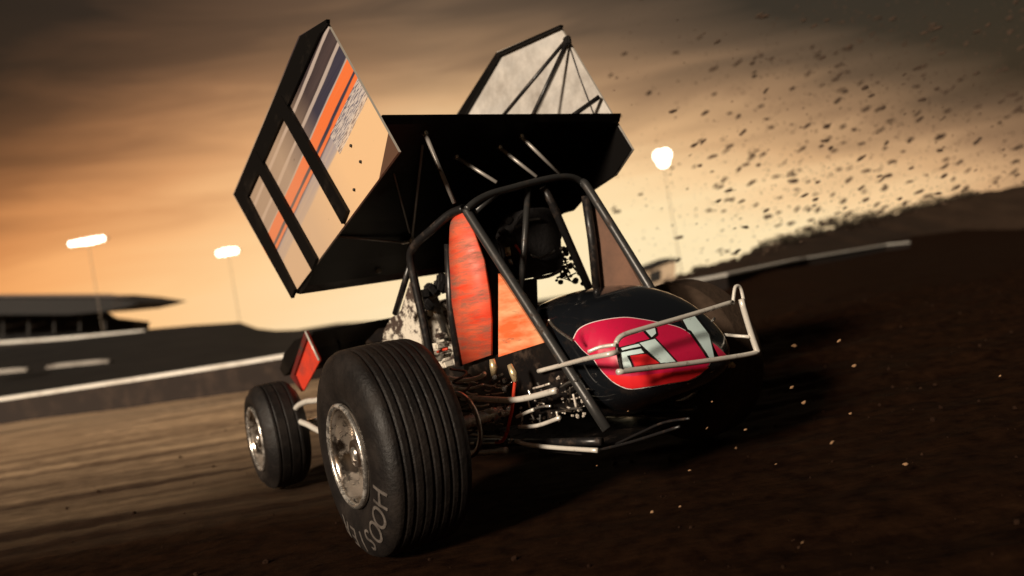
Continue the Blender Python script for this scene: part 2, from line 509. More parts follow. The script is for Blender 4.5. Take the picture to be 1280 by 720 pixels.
def ground_h(u, v):
    z = 0.0
    if v > 20: z -= (v - 20) * .018
    p_ = Vector((u * .5, v * 2.2, 0))
    a = 1.0 if v < 14 else max(0, 1 - (v - 14) / 6)
    near = math.exp(-((u - .2) / 2.2) ** 2 - ((v - 3.9) / 1.6) ** 2)
    amp = .020 * a * (1 - .6 * near)
    z += amp * noise.fractal(p_ * 1.1, 1, 2, 3)
    z += .012 * a * (1 - .5 * near) * noise.fractal(Vector((u * 6, v * 7, 3)), 1, 2, 3)
    if u > 1.0 and v < 22:                         # cushion of loose clay to the right
        k = min(1, (u - 1.0) / 2.5)
        z += k * (.05 * (1 + noise.noise(Vector((u * 1.3, v * 1.6, 5)))) + .035 * abs(noise.noise(Vector((u * 5, v * 5, 9)))))
    if u > -1.5 and v < 16:
        k = min(1, (u + 1.5) / 2.5) * (1 - .75 * math.exp(-((u - .6) / 1.6) ** 2 - ((v - 4.2) / 1.5) ** 2))
        z += k * .030 * noise.fractal(Vector((u * .9, v * 3.4, 12)), 1, 2, 4)
    if u > 2.5:
        vw = 21.5 + max(0, u - 5.6) * 1.40
        k = min(1, (u - 2.5) / 4) * max(0, min(1, (v - (vw - 9)) / 8.5))
        if v > vw + 3: k *= max(0, 1 - (v - vw - 3) / 6)
        z += (.34 + min(.34, max(0, u - 10) * .032)) * k * k * (3 - 2 * k)
    return z - .012


bm = bmesh.new()
xs = spaced(-1800, 1800, -5.5, 5.5, .05); ys = spaced(-60, 3000, 1.6, 11, .05)
gv = [[bm.verts.new(tr(u, v, ground_h(u, v))) for u in xs] for v in ys]
for a, b_ in zip(gv, gv[1:]):
    for i in range(len(xs) - 1): bm.faces.new((a[i], a[i + 1], b_[i + 1], b_[i]))
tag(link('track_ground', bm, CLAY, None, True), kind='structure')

bm = bmesh.new(); rgc = random.Random(91)
for k in range(1500):
    u = rgc.uniform(-3.5, 7) ; v = 2.2 + 9 * rgc.random() ** 1.4
    if u < -.5 and rgc.random() < .55: continue
    s_ = .003 + .011 * rgc.random() ** 4
    b2 = bmesh.new(); bmesh.ops.create_icosphere(b2, subdivisions=2 if s_ > .009 else 1, radius=s_)
    for q_ in b2.verts: q_.co *= 1 + .45 * noise.noise(q_.co * (1.1 / s_) + Vector((k * 3.1, 0, 0))) + rgc.uniform(-.06, .06)
    bmesh.ops.transform(b2, matrix=Matrix.Translation(tr(u, v, ground_h(u, v) + s_ * .3)), verts=b2.verts)
    me = bpy.data.meshes.new('t'); b2.to_mesh(me); b2.free(); bm.from_mesh(me); bpy.data.meshes.remove(me)
tag(link('clay_crumbs', bm, mat('clay_crumb', (.014, .006, .003), .95, dirt=.4, dcol=(.034, .017, .009), dscale=1.5, sharp=.2, spec=.1), None), 'loose dark clay crumbs scattered over the track', 'dirt', None, 'stuff')

# infield banking on the far side of the wall
ASPH = mat('grey_brown_infield', (0.010, 0.008, 0.007), .9, dirt=.4, dcol=(.024, .020, .016), dscale=.35, stretch=(1, 1, 1), sharp=.3, spec=.2)


def pix(px, py, D):
    return at(px, py, D=D)


def hz_y(px):
    d = FW * FPX + RT * (px - 640)
    return 360 + d.z / UP.z


bm = bmesh.new()
top = [(-700, 560), (-300, 480), (0, 431), (90, 421), (175, 413), (240, 407), (300, 403), (322, 411), (345, 414), (372, 412), (420, 405), (520, 398), (640, 395)]
rows = []
for px, py in top:
    T_ = pix(px, py, 62)
    bse = TO + (T_ - TO) * (19.5 / 62); bse.z = -.12
    r_ = []
    for k in range(13):
        s = k / 12
        q_ = bse.lerp(T_, s); q_.z = bse.z + (T_.z - bse.z) * (s ** 1.25) + .12 * noise.noise(q_ * .3)
        r_.append(bm.verts.new(q_))
    back = T_ + TV * 12; back.z = -3
    r_.append(bm.verts.new(back)); rows.append(r_)
for a, b_ in zip(rows, rows[1:]):
    for i in range(len(a) - 1): bm.faces.new((a[i], b_[i], b_[i + 1], a[i + 1]))
tag(link('infield_bank', bm, ASPH, None, True), kind='structure')


def wall(name, pts, h, w, m, label, cat, capm=None, hz=0.05, taper=0.0):
    """a wall along ground points; a painted cap as a part"""
    root = empty(name, None, pts[len(pts) // 2], label, cat)
    off = Vector(pts[len(pts) // 2])

    def run(z0, z1, ww, tp=0):
        bm = bmesh.new(); rr = []; zz = z0
        for i, p_ in enumerate(pts):
            z0 = zz + tp * max(0, (i - len(pts) * .62) / (len(pts) * .38))
            a = Vector(pts[max(i - 1, 0)]); c = Vector(pts[min(i + 1, len(pts) - 1)])
            n_ = (c - a).cross(Vector((0, 0, 1))).normalized() * ww / 2
            p_ = Vector(p_) - off
            rr.append([bm.verts.new(p_ + n_ + Vector((0, 0, z0))), bm.verts.new(p_ + n_ + Vector((0, 0, z1))), bm.verts.new(p_ - n_ + Vector((0, 0, z1))), bm.verts.new(p_ - n_ + Vector((0, 0, z0)))])
        for a, b_ in zip(rr, rr[1:]):
            for k in range(4): bm.faces.new((a[k], a[(k + 1) % 4], b_[(k + 1) % 4], b_[k]))
        bm.faces.new(rr[0]); bm.faces.new(rr[-1]); return bm
    link('wall_body', run(-.4, h - .03, w), m, root)
    link('wall_cap', run(h - hz, h, w + .06, taper), capm, root)
    return root


wp = []
for px, py in [(-500, 574), (-200, 528), (0, 497), (100, 482), (200, 467), (300, 451.5), (370, 440), (500, 416), (640, 391), (780, 365), (900, 343), (1000, 321), (1100, 301), (1130, 295.5)]:
    q_ = at(px, py, Z=.52); wp.append(Vector((q_.x, q_.y, 0)))
wp[-1].z -= .20; wp[-2].z -= .13; wp[-3].z -= .03
wall('inner_guard_wall', [wp[i] for i in range(len(wp))], .52, .30, CONCD, 'long low dark guard wall with a bright white top running behind the race car', 'wall', CONC, .062, .015)
w2 = []
for px, py in [(-500, 500), (-200, 455), (0, 427), (60, 423), (120, 418), (182, 412.5)]:
    w2.append(at(px, py + 3, D=60))
for q_ in w2: q_.z -= .35
wall('grandstand_fence_wall', w2, .55, .3, CONCD, 'far white topped wall along the foot of the grandstand on the left', 'wall', CONC, .2)

# low white barrier blocks lying on the infield bank
for i, (x0, y0, x1, y1, D) in enumerate([(-28, 467, 36, 461, 34), (60, 458, 138, 450.5, 36), (168, 445, 216, 439, 40), (252, 438.5, 300, 433, 44), (140, 433.5, 172, 431, 52)]):
    a = at(x0, y0, D=D); c = at(x1, y1, D=D)
    bm = bmesh.new(); d = (c - a); h_ = .08
    up_ = Vector((0, 0, 1)); s_ = TV * .22
    P = []
    for k in range(9):
        q_ = a.lerp(c, k / 8); f_ = 1 - abs(k / 4 - 1) ** 4 * .7
        P.append([bm.verts.new(q_ - s_ - up_ * h_), bm.verts.new(q_ - s_ * .6 + up_ * h_ * f_), bm.verts.new(q_ + s_ * .6 + up_ * h_ * f_), bm.verts.new(q_ + s_ - up_ * h_)])
    for m_, n_ in zip(P, P[1:]):
        for k in range(4): bm.faces.new((m_[k], m_[(k + 1) % 4], n_[(k + 1) % 4], n_[k]))
    bm.faces.new(P[0]); bm.faces.new(P[-1])
    lb = ['low white barrier at the left edge of the photo on the dark infield bank', 'longest low white barrier, lying below the grandstand on the dark infield bank',
          'low white barrier right of the longest one on the dark infield bank', 'low white barrier nearest the race car on the dark infield bank',
          'faint short white barrier high on the bank beneath the grandstand end'][i]
    tag(link('barrier', bm, mat('barrier_white', (.34, .31, .27), .7, dirt=.35, dcol=(.15, .12, .1), dscale=2) if i == 0 else bpy.data.materials['barrier_white'], None), lb, 'barrier', 'white barriers on the infield bank')

# grandstand far left
gs = empty('grandstand', None, at(60, 420, D=72), 'dark covered grandstand with a long pointed cantilever roof at the far left', 'grandstand')
go_ = gs.location.copy()
DG = 72


def gp(px, py, D=DG): return at(px, py, D=D) - go_


rf = [gp(-420, 378), (gp(-100, 371)), gp(0, 369.5), gp(136, 369), gp(170, 372), gp(206, 377.5), gp(190, 382), gp(168, 387), gp(125, 391), gp(0, 391), gp(-420, 400)]
bm = bmesh.new(); slab(bm, rf, 10.0, TV); link('roof', bm, STAND, gs)
bm = bmesh.new(); slab(bm, [gp(-420, 374.5, 66.8), gp(0, 367.8, 66.8), gp(136, 367.2, 66.8), gp(168, 371, 66.8), gp(0, 371, 66.8), gp(-420, 378, 66.8)], .25, TV)
link('fascia', bm, mat('tan_fascia', (.10, .06, .035), .6), gs)
bm = bmesh.new(); slab(bm, [gp(-420, 385, 74), gp(118, 386, 74), gp(136, 398, 74), gp(178, 403, 74), gp(176, 414, 74), gp(-420, 500, 74)], 3.0, TV)
link('seating_block', bm, STAND, gs)
for i in range(7):
    bm = bmesh.new(); a = gp(-60 + i * 32, 391, 69); c = gp(-60 + i * 32, 425 - i * 2, 69)
    tube(bm, [a, c], .08, 8); link('roof_post', bm, STEEL, gs)
CRD = mat('pale_seats', (.20, .17, .14), .8, dirt=.3, dscale=1)
for (x0, y0, x1, y1) in [(8, 408, 26, 405), (24, 404, 38, 402.5), (38, 408, 56, 403), (84, 404.5, 98, 403.5), (-12, 396, 14, 395.5)]:
    bm = bmesh.new(); a = gp(x0, y0, 70.5); c = gp(x1, y1, 70.5)
    for k in range(14):
        q_ = a.lerp(c, k / 13)
        addbox(bm, q_ + Vector((0, 0, random.uniform(-.04, .04))), (.08, .08, .14))
    link('seat_row', bm, CRD, gs)

# floodlight masts


def mast(px, py, D, lamps, label, base_y, hw):
    top_ = at(px, py, D=D)
    b0 = Vector((top_.x, top_.y, -1.5))
    r_ = empty('floodlight_mast', None, b0, label, 'floodlight', 'floodlight masts round the track')
    hd = top_ - b0
    one_tube('pole', [Vector((0, 0, 0)), Vector((0, 0, hd.z))], [.035, .02], MAST, r_)
    bm = bmesh.new()
    wid = max(abs(l_[0]) for l_ in lamps) + .4
    a = hd - TU * wid; c = hd + TU * wid
    tube(bm, [a, c], .05, 8); link('crossarm', bm, STEEL, r_)
    for (lx, lz, lr) in lamps:
        bm = bmesh.new(); pr = [(lr, -.16), (lr * 1.0, -.1), (lr * .55, .18), (.02, .22)]
        lathe(bm, [(.01, -.02), (lr * .96, -.02), (lr, -.06), (lr, .02), (lr * .5, .25), (.01, .28)], 20, False)
        rot = Vector((0, -1, 0)).rotation_difference(-TV + Vector((0, 0, -.12))).to_matrix().to_4x4()
        mt = Matrix.Translation(hd + TU * lx + Vector((0, 0, lz)) - TV * .15) @ rot
        bmesh.ops.transform(bm, matrix=mt, verts=bm.verts); h = link('lamp_housing', bm, STEEL, r_, True)
        bm = bmesh.new(); lathe(bm, [(.01, -.09), (lr * .6, -.085), (lr * .95, -.05), (.01, -.04)], 20, False)
        bmesh.ops.transform(bm, matrix=mt, verts=bm.verts); link('lamp_lens', bm, LAMP, h, True)
    return r_


mast(110, 302, 64, [(-1.2, 0.02, .20), (-.8, .01, .22), (-.4, .02, .24), (0, -.02, .26), (.4, 0, .27), (.8, .01, .25), (1.2, .03, .21)], 'floodlight mast with the widest lit lamp bar, above the grandstand', 0, 1)
mast(285, 315, 74, [(-.7, 0, .28), (-.25, .02, .33), (.25, .02, .33), (.7, 0, .28)], 'floodlight mast with a short lit lamp bar, between grandstand and tall striped wing', 0, 1)
mast(828, 198, 58, [(-.22, .18, .42), (.2, .2, .42), (-.02, -.22, .45)], 'floodlight with a round cluster of lit lamps, right of the wing in the spray', 0, 1)

# embankment on the right beyond the wall
bm = bmesh.new()
crest = [(826, 356, 27), (850, 345, 28), (880, 334, 29), (905, 328, 30), (940, 314, 33), (985, 299, 37), (1030, 287, 41), (1070, 276, 45), (1120, 265, 47), (1180, 250, 47), (1240, 238, 47), (1300, 228, 47), (1420, 205, 46), (1700, 165, 44)]
cr = []
for i in range(len(crest) - 1):
    n_ = 8
    for k in range(n_):
        s = k / n_; cr.append([a + (b_ - a) * s for a, b_ in zip(crest[i], crest[i + 1])])
rows = []
for j, (px, py, D) in enumerate(cr):
    T_ = at(px, py, D=D)
    T_.z += .22 * noise.noise(Vector((j * .35, 1, 0))) + .12 * noise.noise(Vector((j * 1.1, 4, 0)))
    fr = T_ - TV * 5 + TU * 1.5; fr.z = -.3
    r_ = []
    for k in range(10):
        s = k / 9; q_ = fr.lerp(T_, s); q_.z = fr.z + (T_.z - fr.z) * (s ** .8) + (.12 * noise.noise(q_ * .8) if 0 < k < 9 else 0)
        r_.append(bm.verts.new(q_))
    bk = T_ + TV * 6; bk.z = -2; r_.append(bm.verts.new(bk)); rows.append(r_)
for a, b_ in zip(rows, rows[1:]):
    for i in range(len(a) - 1): bm.faces.new((a[i], b_[i], b_[i + 1], a[i + 1]))
tag(link('embankment', bm, mat('bank_soil', (.034, .020, .012), .95, dirt=.45, dcol=(.016, .009, .005), dscale=.8, sharp=.4, spec=.15, bump=.4, bscale=3), None, True), kind='structure')

# brush on the crest
brush = [(874, 333, 29, .17), (906, 327, 30, .2), (955, 308, 34, .3), (975, 300, 36, .5), (1005, 292, 39, .55), (1040, 281, 42, .75), (1062, 276, 44, .8), (1090, 270, 46, .6), (1130, 261, 47, .5), (1165, 252, 47, .55), (1205, 243, 47, .45)]
blab = ['tiny dark tuft, first on the bank crest beside the far shed', 'small round dark tuft, second from the shed on the crest', 'low dark shrub where the bank crest starts to climb',
        'fuller shrub just right of the low dark one on the crest', 'wide ragged shrub above the end of the white wall line', 'tall ragged shrub on the bank crest amid the spray', 'tallest dark shrub on the bank crest amid the spray',
        'spreading shrub right of the tallest on the crest', 'flat shrub half way to the right edge of the crest', 'thin shrub last but one before the right edge of the crest', 'faint last shrub toward the right edge of the crest']
for i, (px, py, D, s_) in enumerate(brush):
    c0 = at(px, py, D=D); bm = bmesh.new(); rnd = random.Random(i + 5)
    for k in range(int(150 + s_ * 350)):
        a = rnd.uniform(0, 2 * pi); rr = s_ * (rnd.random() ** .5); hh = rnd.random() * s_ * .75 * (1 - (rr / s_) ** 2 * .7)
        q_ = Vector((rr * cos(a) * 1.7, rr * sin(a) * 1.7, hh - .12)); z_ = rnd.uniform(.03, .08)
        d1 = Vector((rnd.uniform(-1, 1), rnd.uniform(-1, 1), rnd.uniform(-1, 1))).normalized() * z_
        d3 = Vector((rnd.uniform(-1, 1), rnd.uniform(-1, 1), rnd.uniform(-1, 1))).normalized() * z_
        bm.faces.new([bm.verts.new(q_ - d1), bm.verts.new(q_ + d3), bm.verts.new(q_ + d1), bm.verts.new(q_ - d3)])
    r_ = link('shrub', bm, LEAF, None); r_.location = c0; tag(r_, blab[i], 'shrub', 'shrubs along the bank crest')

# far shed behind the right rear wheel
D = 40
sh = empty('shed', None, at(828, 350, D=D), 'small pale far shed with a dark sloping roof above the right rear tyre', 'shed'); so_ = sh.location.copy()
P = [at(px, py, D=D) - so_ for px, py in ((803, 340), (828, 326), (841, 327), (841, 346), (803, 356))]
panel('wall', [at(px, py, D=D) - so_ for px, py in ((806, 337), (829, 326), (841, 325), (840, 352), (806, 358))], 1.6, SHEDW, sh, TV)
panel('roof', [at(px, py, D=D) - so_ for px, py in ((800, 334), (827, 323.5), (843, 323.5), (843, 325.5), (829, 327), (803, 338))], 2.0, STAND, sh, TV)
panel('doorway', [at(px, py, D=D - .84) - so_ for px, py in ((812, 341), (825, 336), (825, 350), (812, 354))], .06, STAND, sh, TV)

# ------------------------------------------------------------------ the race car
car = empty('race_car', None, (0, 0, 0), 'black and orange winged dirt track race car sliding sideways with its left rear tyre nearest', 'race car')

# --- wheels


def wheel(name, loc, R, y_out, y_in, Rr, m, label, steer=0.0, lip=CHROME, grooves=(), text=False, dish=.13, camber=0.0):
    """loc at the contact line; y_out is the outer face (away from the car)"""
    w = empty('wheel', car, (loc[0], loc[1], R))
    w.rotation_euler = (camber, 0, steer)
    w['label'] = label
    sgn = 1 if y_out > y_in else -1
    wd = abs(y_out - y_in)
    prof = []          # from outer bead over tread to inner bead ; local y: outer positive*sgn
    sr = .055
    h = R - Rr
    o = lambda f: (wd / 2 - f) * sgn
    prof += [(Rr - .012, o(.045)), (Rr + .008, o(.02)), (Rr + .03, o(.008)), (Rr + h * .35, o(-.006)), (Rr + h * .6, o(.0)), (R - .045, o(.012)), (R - .018, o(.028)), (R - .006, o(.05))]
    ng = 62
    for i in range(1, ng):
        y = .05 + (wd - .10) * i / ng
        crown = -.010 * (2 * y / wd - 1) ** 2
        g = 0
        for gc in grooves:
            if abs(y - gc) < .004: g = -.006
        prof.append((R + crown + g, o(y)))
    o2 = lambda f: -o(f)
    prof += [(R - .006, o2(.05)), (R - .018, o2(.028)), (R - .045, o2(.012)), (Rr + h * .6, o2(0)), (Rr + h * .35, o2(-.004)), (Rr + .03, o2(.01)), (Rr - .012, o2(.045))]
    bm = bmesh.new(); lathe(bm, prof, 112); ty = link('tyre', bm, m, w, True)
    # rim: rolled bead, deep barrel and dished centre with holes
    bm = bmesh.new()
    lathe(bm, [(Rr - .014, o(.042)), (Rr + .006, o(.020)), (Rr + .012, o(.010)), (Rr + .004, o(.002)), (Rr - .010, o(.008)), (Rr - .018, o(.03)), (Rr - .022, o(.06)), (Rr - .035, o(.075)),
               (Rr - .040, o(dish + .04)), (Rr - .040, o(wd - .05)), (Rr - .018, o(wd - .03)), (Rr - .012, o(wd - .02)), (Rr - .022, o(wd - .06)), (Rr - .03, o(dish + .05)), (Rr - .02, o(.08))], 72)
    rim = link('rim', bm, BARREL, w, True)
    bm = bmesh.new()
    lathe(bm, [(Rr + .000, o(.018)), (Rr + .011, o(.008)), (Rr + .010, o(-.004)), (Rr + .001, o(-.009)), (Rr - .009, o(-.003)), (Rr - .011, o(.010))], 72)
    link('rim_lip', bm, lip, w, True)
    bm = bmesh.new()
    yc = o(dish)
    lathe(bm, [(.03, yc + .05 * sgn), (.055, yc + .05 * sgn), (.062, yc + .01 * sgn), (.11, yc), (.135, yc - .012 * sgn), (Rr - .036, yc - .03 * sgn), (Rr - .036, yc - .036 * sgn), (.10, yc - .01 * sgn), (.03, yc)], 60, True)
    link('wheel_centre', bm, CENTRE, w, True)
    bm = bmesh.new()
    for k in range(6):
        a = 2 * pi * k / 6 + .3
        b2 = Vector((.085 * cos(a), yc + .004 * sgn, .085 * sin(a)))
        bb_ = bmesh.new(); tube(bb_, [b2, b2 + Vector((0, .016 * sgn, 0))], .009, 6); link('wheel_nut', bb_, CHROME, w, True)
        sp_ = bmesh.new()
        tube(sp_, [Vector((.05 * cos(a + .5), yc + .004 * sgn, .05 * sin(a + .5))), Vector(((Rr - .05) * cos(a + .5), yc - .026 * sgn, (Rr - .05) * sin(a + .5)))], .011, 8)
        link('spoke_rib', sp_, BARREL, w, True)
    tube(bm, [(0, yc, 0), (0, yc + .055 * sgn, 0)], .028, 14)
    link('hub_nut', bm, CHROME, w, True)
    if text:
        cu = bpy.data.curves.new('txt', 'FONT'); cu.size = .125; cu.extrude = .0012; cu.align_x = 'CENTER'
        dg = None
        bmt = bmesh.new()
        word = 'HOOSIER'
        for k, ch in enumerate(word):
            cu.body = ch
            to = bpy.data.objects.new('t', cu); COL.objects.link(to)
            bpy.context.view_layer.update()
            me = bpy.data.meshes.new_from_object(to.evaluated_get(bpy.context.evaluated_depsgraph_get()))
            b3 = bmesh.new(); b3.from_mesh(me)
            bpy.data.objects.remove(to)
            ang = radians(-158 + 15.5 * k)          # polar angle in (x forward, z up)
            # letter local x -> tangential, y -> inward to hub reading along the bottom
            rad = Rr + .035
            er = Vector((cos(ang), 0, sin(ang)))
            et = Vector((sin(ang), 0, -cos(ang)))
            # seen from +Y, x runs to the left in view
            ctr = er * .300
            ex = -Vector((-sin(ang), 0, cos(ang))) ; ey = er
            # view from +Y: choose ex so that ex x ey = +Y
            if ex.cross(ey).y < 0: ex = -ex
            Mx = Matrix(((ex.x, ey.x, 0, ctr.x), (0, 0, 1, ctr.y), (ex.z, ey.z, 0, ctr.z), (0, 0, 0, 1)))
            lz_ = [v.co.z for v in b3.verts]
            bmesh.ops.transform(b3, matrix=Mx, verts=b3.verts)
            bmesh.ops.subdivide_edges(b3, edges=b3.edges[:], cuts=1)
            sw = [(Rr + .008, .02), (Rr + .03, .008), (Rr + h * .35, -.006), (Rr + h * .6, .0), (R - .045, .012), (R - .018, .028), (R, .06)]
            for v in b3.verts:
                rv = math.hypot(v.co.x, v.co.z); f_ = sw[-1][1]
                for (r0_, f0), (r1_, f1_) in zip(sw, sw[1:]):
                    if r0_ <= rv <= r1_: f_ = f0 + (f1_ - f0) * (rv - r0_) / (r1_ - r0_)
                v.co.y = o(f_ - .003) + (.001 if v.co.y > 0 else -.001)
            m2 = bpy.data.meshes.new('x'); b3.to_mesh(m2); b3.free(); b4 = bmesh.new(); b4.from_mesh(m2)
            bpy.data.meshes.remove(m2); link('sidewall_letter', b4, LETT, w)
        # hug the sidewall
        bmt.free()
    return w


gr = [.075 + i * .037 for i in range(7)]
LRW = wheel('lr', (0, .95, 0), .4255, 1, -1 + .0, .205, RUB, 'large grooved rear tyre nearest the camera') if False else None


def W_(x, yout, yin, R, Rr, m, label, **k):
    yc = (yout + yin) / 2
    # wheel() wants relative out/in
    return wheel('w', (x, yc, 0), R, (yout - yin) if yout > yin else -(yin - yout), 0, Rr, m, label, **k)


W_(0, 1.152, .772, .4255, .203, RUB, 'large grooved left rear wheel nearest the camera', grooves=gr, text=True, steer=-radians(8), dish=.085)
W_(0, -.80, -1.06, .435, .200, RUBD, 'mud caked right rear wheel half hidden behind the tank')
W_(2.036, .765, .50, .326, .190, RUB, 'small left front wheel with polished rim', grooves=[.07, .13, .19], steer=-radians(9), dish=.06)
W_(2.036, -.66, -.92, .326, .190, RUBD, 'small right front wheel on the far side', grooves=[.07, .13, .19])

# --- top wing
tw = empty('top_wing', car, (0, 0, 0))
YL, YR = .753, -.72
LB = [(.311, 2.327), (.595, 2.35), (1.773, 1.802), (1.195, 1.127), (-.121, 1.616)]
RB = [(.334, 2.398), (.917, 2.437), (1.516, 2.151), (1.90, 1.965), (1.30, 1.17), (.80, 1.30), (.585, 1.359), (.466, 1.385), (.287, 1.445), (.096, 1.49), (-.058, 1.595)]


def wingboard(name, pts, y, m_out, m_in, out_sign):
    bm = bmesh.new(); th = .006
    a = [bm.verts.new((x, y + th * out_sign, z)) for x, z in pts]; b_ = [bm.verts.new((x, y - th * out_sign, z)) for x, z in pts]
    f1 = bm.faces.new(a); f2 = bm.faces.new(b_[::-1])
    for i in range(len(pts)):
        j = (i + 1) % len(pts); bm.faces.new((a[j], a[i], b_[i], b_[j]))
    bm.normal_update()
    uvl = bm.loops.layers.uv.new('UVMap')
    # u: rear->front along the board, v: top->bottom, measured in the pitched wing frame
    o0 = Vector((.311, 2.327)); ax = Vector((1.316, -.489)).normalized(); ay = Vector((-.519, -.855)).normalized()
    for f in bm.faces:
        for lp in f.loops:
            d = Vector((lp.vert.co.x, lp.vert.co.z)) - o0
            # solve d = s*ax*1.40 + t*ay*.83
            det = ax.x * ay.y - ax.y * ay.x
            s = (d.x * ay.y - d.y * ay.x) / det / 1.43; t_ = (ax.x * d.y - ax.y * d.x) / det / .84
            lp[uvl].uv = (s, t_)
    f1.material_index = 0; f2.material_index = 1
    for f in bm.faces:
        if f not in (f1, f2): f.material_index = 2
    me = bpy.data.meshes.new(name); bm.to_mesh(me); bm.free()
    for x in (m_out, m_in, mat('board_edge', (.5, .46, .4), .5)): me.materials.append(x)
    o = bpy.data.objects.new(name, me); COL.objects.link(o); o.parent = tw
    return o


o = wingboard('side_board', LB, YL, WG, INNER, 1); o['label'] = 'striped left side board with orange and purple bands'
o = wingboard('side_board', RB, YR, INNER, INNER, -1); o['label'] = 'bare weathered white right side board'


def band2(pts, y0, y1, wids, name, inward, m=WINGBLK):
    """a flange along a polyline of the board outline, wids wide in the board plane"""
    bm = bmesh.new()
    a = [Vector((x, 0, z)) for x, z in pts]; b_ = [Vector((x, 0, z)) for x, z in inward]
    va = [[bm.verts.new((p.x, y, p.z)) for p in a] for y in (y0, y1)]; vb = [[bm.verts.new((p.x, y, p.z)) for p in b_] for y in (y0, y1)]
    n_ = len(pts)
    for i in range(n_ - 1):
        for s in (0, 1): bm.faces.new((va[s][i], va[s][i + 1], vb[s][i + 1], vb[s][i]))
        bm.faces.new((va[0][i], va[0][i + 1], va[1][i + 1], va[1][i])); bm.faces.new((vb[0][i], vb[0][i + 1], vb[1][i + 1], vb[1][i]))
    for i in (0, n_ - 1): bm.faces.new((va[0][i], va[1][i], vb[1][i], vb[0][i]))
    return link(name, bm, m, tw)


def XZ(px, py, Y): q_ = at(px, py, Y=Y); return (q_.x, q_.z)


# left board: black top and front flange with two ribs, standing proud of the outer face
yo = YL + .022
outl = [XZ(*q_, yo) for q_ in ((408, 24), (375, 45), (292, 243), (364, 373))]
inl = [XZ(*q_, yo) for q_ in ((408, 29), (399, 42), (309, 246), (368, 362))]
band2(outl, YL + .004, yo, 0, 'edge_flange', inl)


def rib(p0, p1, wpx, y, yb, name='rib', m=WINGBLK):
    a = Vector((*XZ(*p0, y), 0)); c = Vector((*XZ(*p1, y), 0))
    a = Vector((a.x, a.y)); c = Vector((c.x, c.y)); d = (c - a).normalized(); n_ = Vector((-d.y, d.x)) * wpx / 2
    bm = bmesh.new(); P = [a + n_, c + n_, c - n_, a - n_]
    slab(bm, [(p_.x, (y + yb) / 2, p_.y) for p_ in P], abs(y - yb), (0, 1, 0))
    return link(name, bm, m, tw)


rib((349, 128), (430, 272), .085, YL + .025, YL + .005)
rib((318, 197), (392, 331), .085, YL + .025, YL + .005)
# rivet heads on the lower rear of the board
bm = bmesh.new()
for q_ in ((452, 202), (444, 237), (395, 322), (386, 310), (440, 182)):
    c_ = at(*q_, Y=YL + .004); tube(bm, [c_, c_ + Vector((0, .010, 0))], .007, 8)
    link('board_bolt', bm, BLACK, tw, True); bm = bmesh.new()
bm.free()
# right board inside: black front flange, top flange, braces
yi = YR + .012
outl = [XZ(*q_, yi + .02) for q_ in ((700, 31), (620, 66), (563, 155), (500, 255))]
inl = [XZ(*q_, yi + .02) for q_ in ((700, 34), (624, 69), (574, 155), (520, 250))]
band2(outl, YR + .007, yi + .02, 0, 'edge_flange', inl)
for (a, c, rad) in (((708, 50), (612, 165), .011), ((709, 52), (656, 165), .011), ((749, 121), (690, 163), .013)):
    q0 = at(*a, Y=YR + .03); q1 = at(*c, Y=YR + .26)
    one_tube('board_brace', [q0, q1], rad, TUBEK, tw)
bm = bmesh.new()
slab(bm, [(x, YR + .012, z) for x, z in [(.03, 1.768)] + [(-.056, 1.597), (.096, 1.492), (.287, 1.447), (.466, 1.361), (.585, 1.361), (.80, 1.302), (1.29, 1.172), (1.37, 1.28), (1.1, 1.30), (.6, 1.5)]], .009, (0, 1, 0))
link('lower_skirt', bm, WINGBLK, tw)
one_tube('board_seam', [at(712, 58, Y=YR + .009), at(724, 95, Y=YR + .009), at(748, 158, Y=YR + .009)], .004, TUBEK, tw)
bm = bmesh.new(); addbox(bm, at(709, 51, Y=YR + .03), (.05, .03, .05), bev=.008); link('brace_bracket', bm, TUBEK, tw)
# foil
low = [(0, 1.763), (.3, 1.61), (.6, 1.425), (.85, 1.26), (1.0, 1.17), (1.10, 1.135), (1.15, 1.145), (1.21, 1.19), (1.25, 1.25)]
upp = [(1.26, 1.32), (1.20, 1.42), (1.05, 1.52), (.8, 1.62), (.4, 1.73), (.03, 1.79), (-.02, 1.80)]
bm = bmesh.new(); pr = low + upp
NY = 12
rr = []
for k in range(NY + 1):
    y = (YR + .007) + (YL - .007 - YR - .007) * k / NY
    rr.append([bm.verts.new((x, y, z)) for x, z in pr])
for a, b_ in zip(rr, rr[1:]):
    for i in range(len(pr)): bm.faces.new((a[i], a[(i + 1) % len(pr)], b_[(i + 1) % len(pr)], b_[i]))
bm.faces.new(rr[0]); bm.faces.new(rr[-1])
link('wing_foil', bm, WINGBLK, tw)
# bracing under the foil


def under(px, py):
    """point on the foil underside seen at that pixel"""
    best = None
    for i in range(len(low) - 1):
        (x0, z0), (x1, z1) = low[i], low[i + 1]
        n_ = Vector((-(z1 - z0), 0, (x1 - x0)))
        d = at(px, py, D=1) - CP
        dn = d.dot(n_)
        if abs(dn) < 1e-6: continue
        t_ = (Vector((x0, 0, z0)) - CP).dot(n_) / dn
        q_ = CP + d * t_
        if min(x0, x1) - 1e-4 <= q_.x <= max(x0, x1) + 1e-4 and (best is None or t_ < best[0]): best = (t_, q_)
    return best[1] - Vector((0, 0, .006)) if best else at(px, py, X=.5)


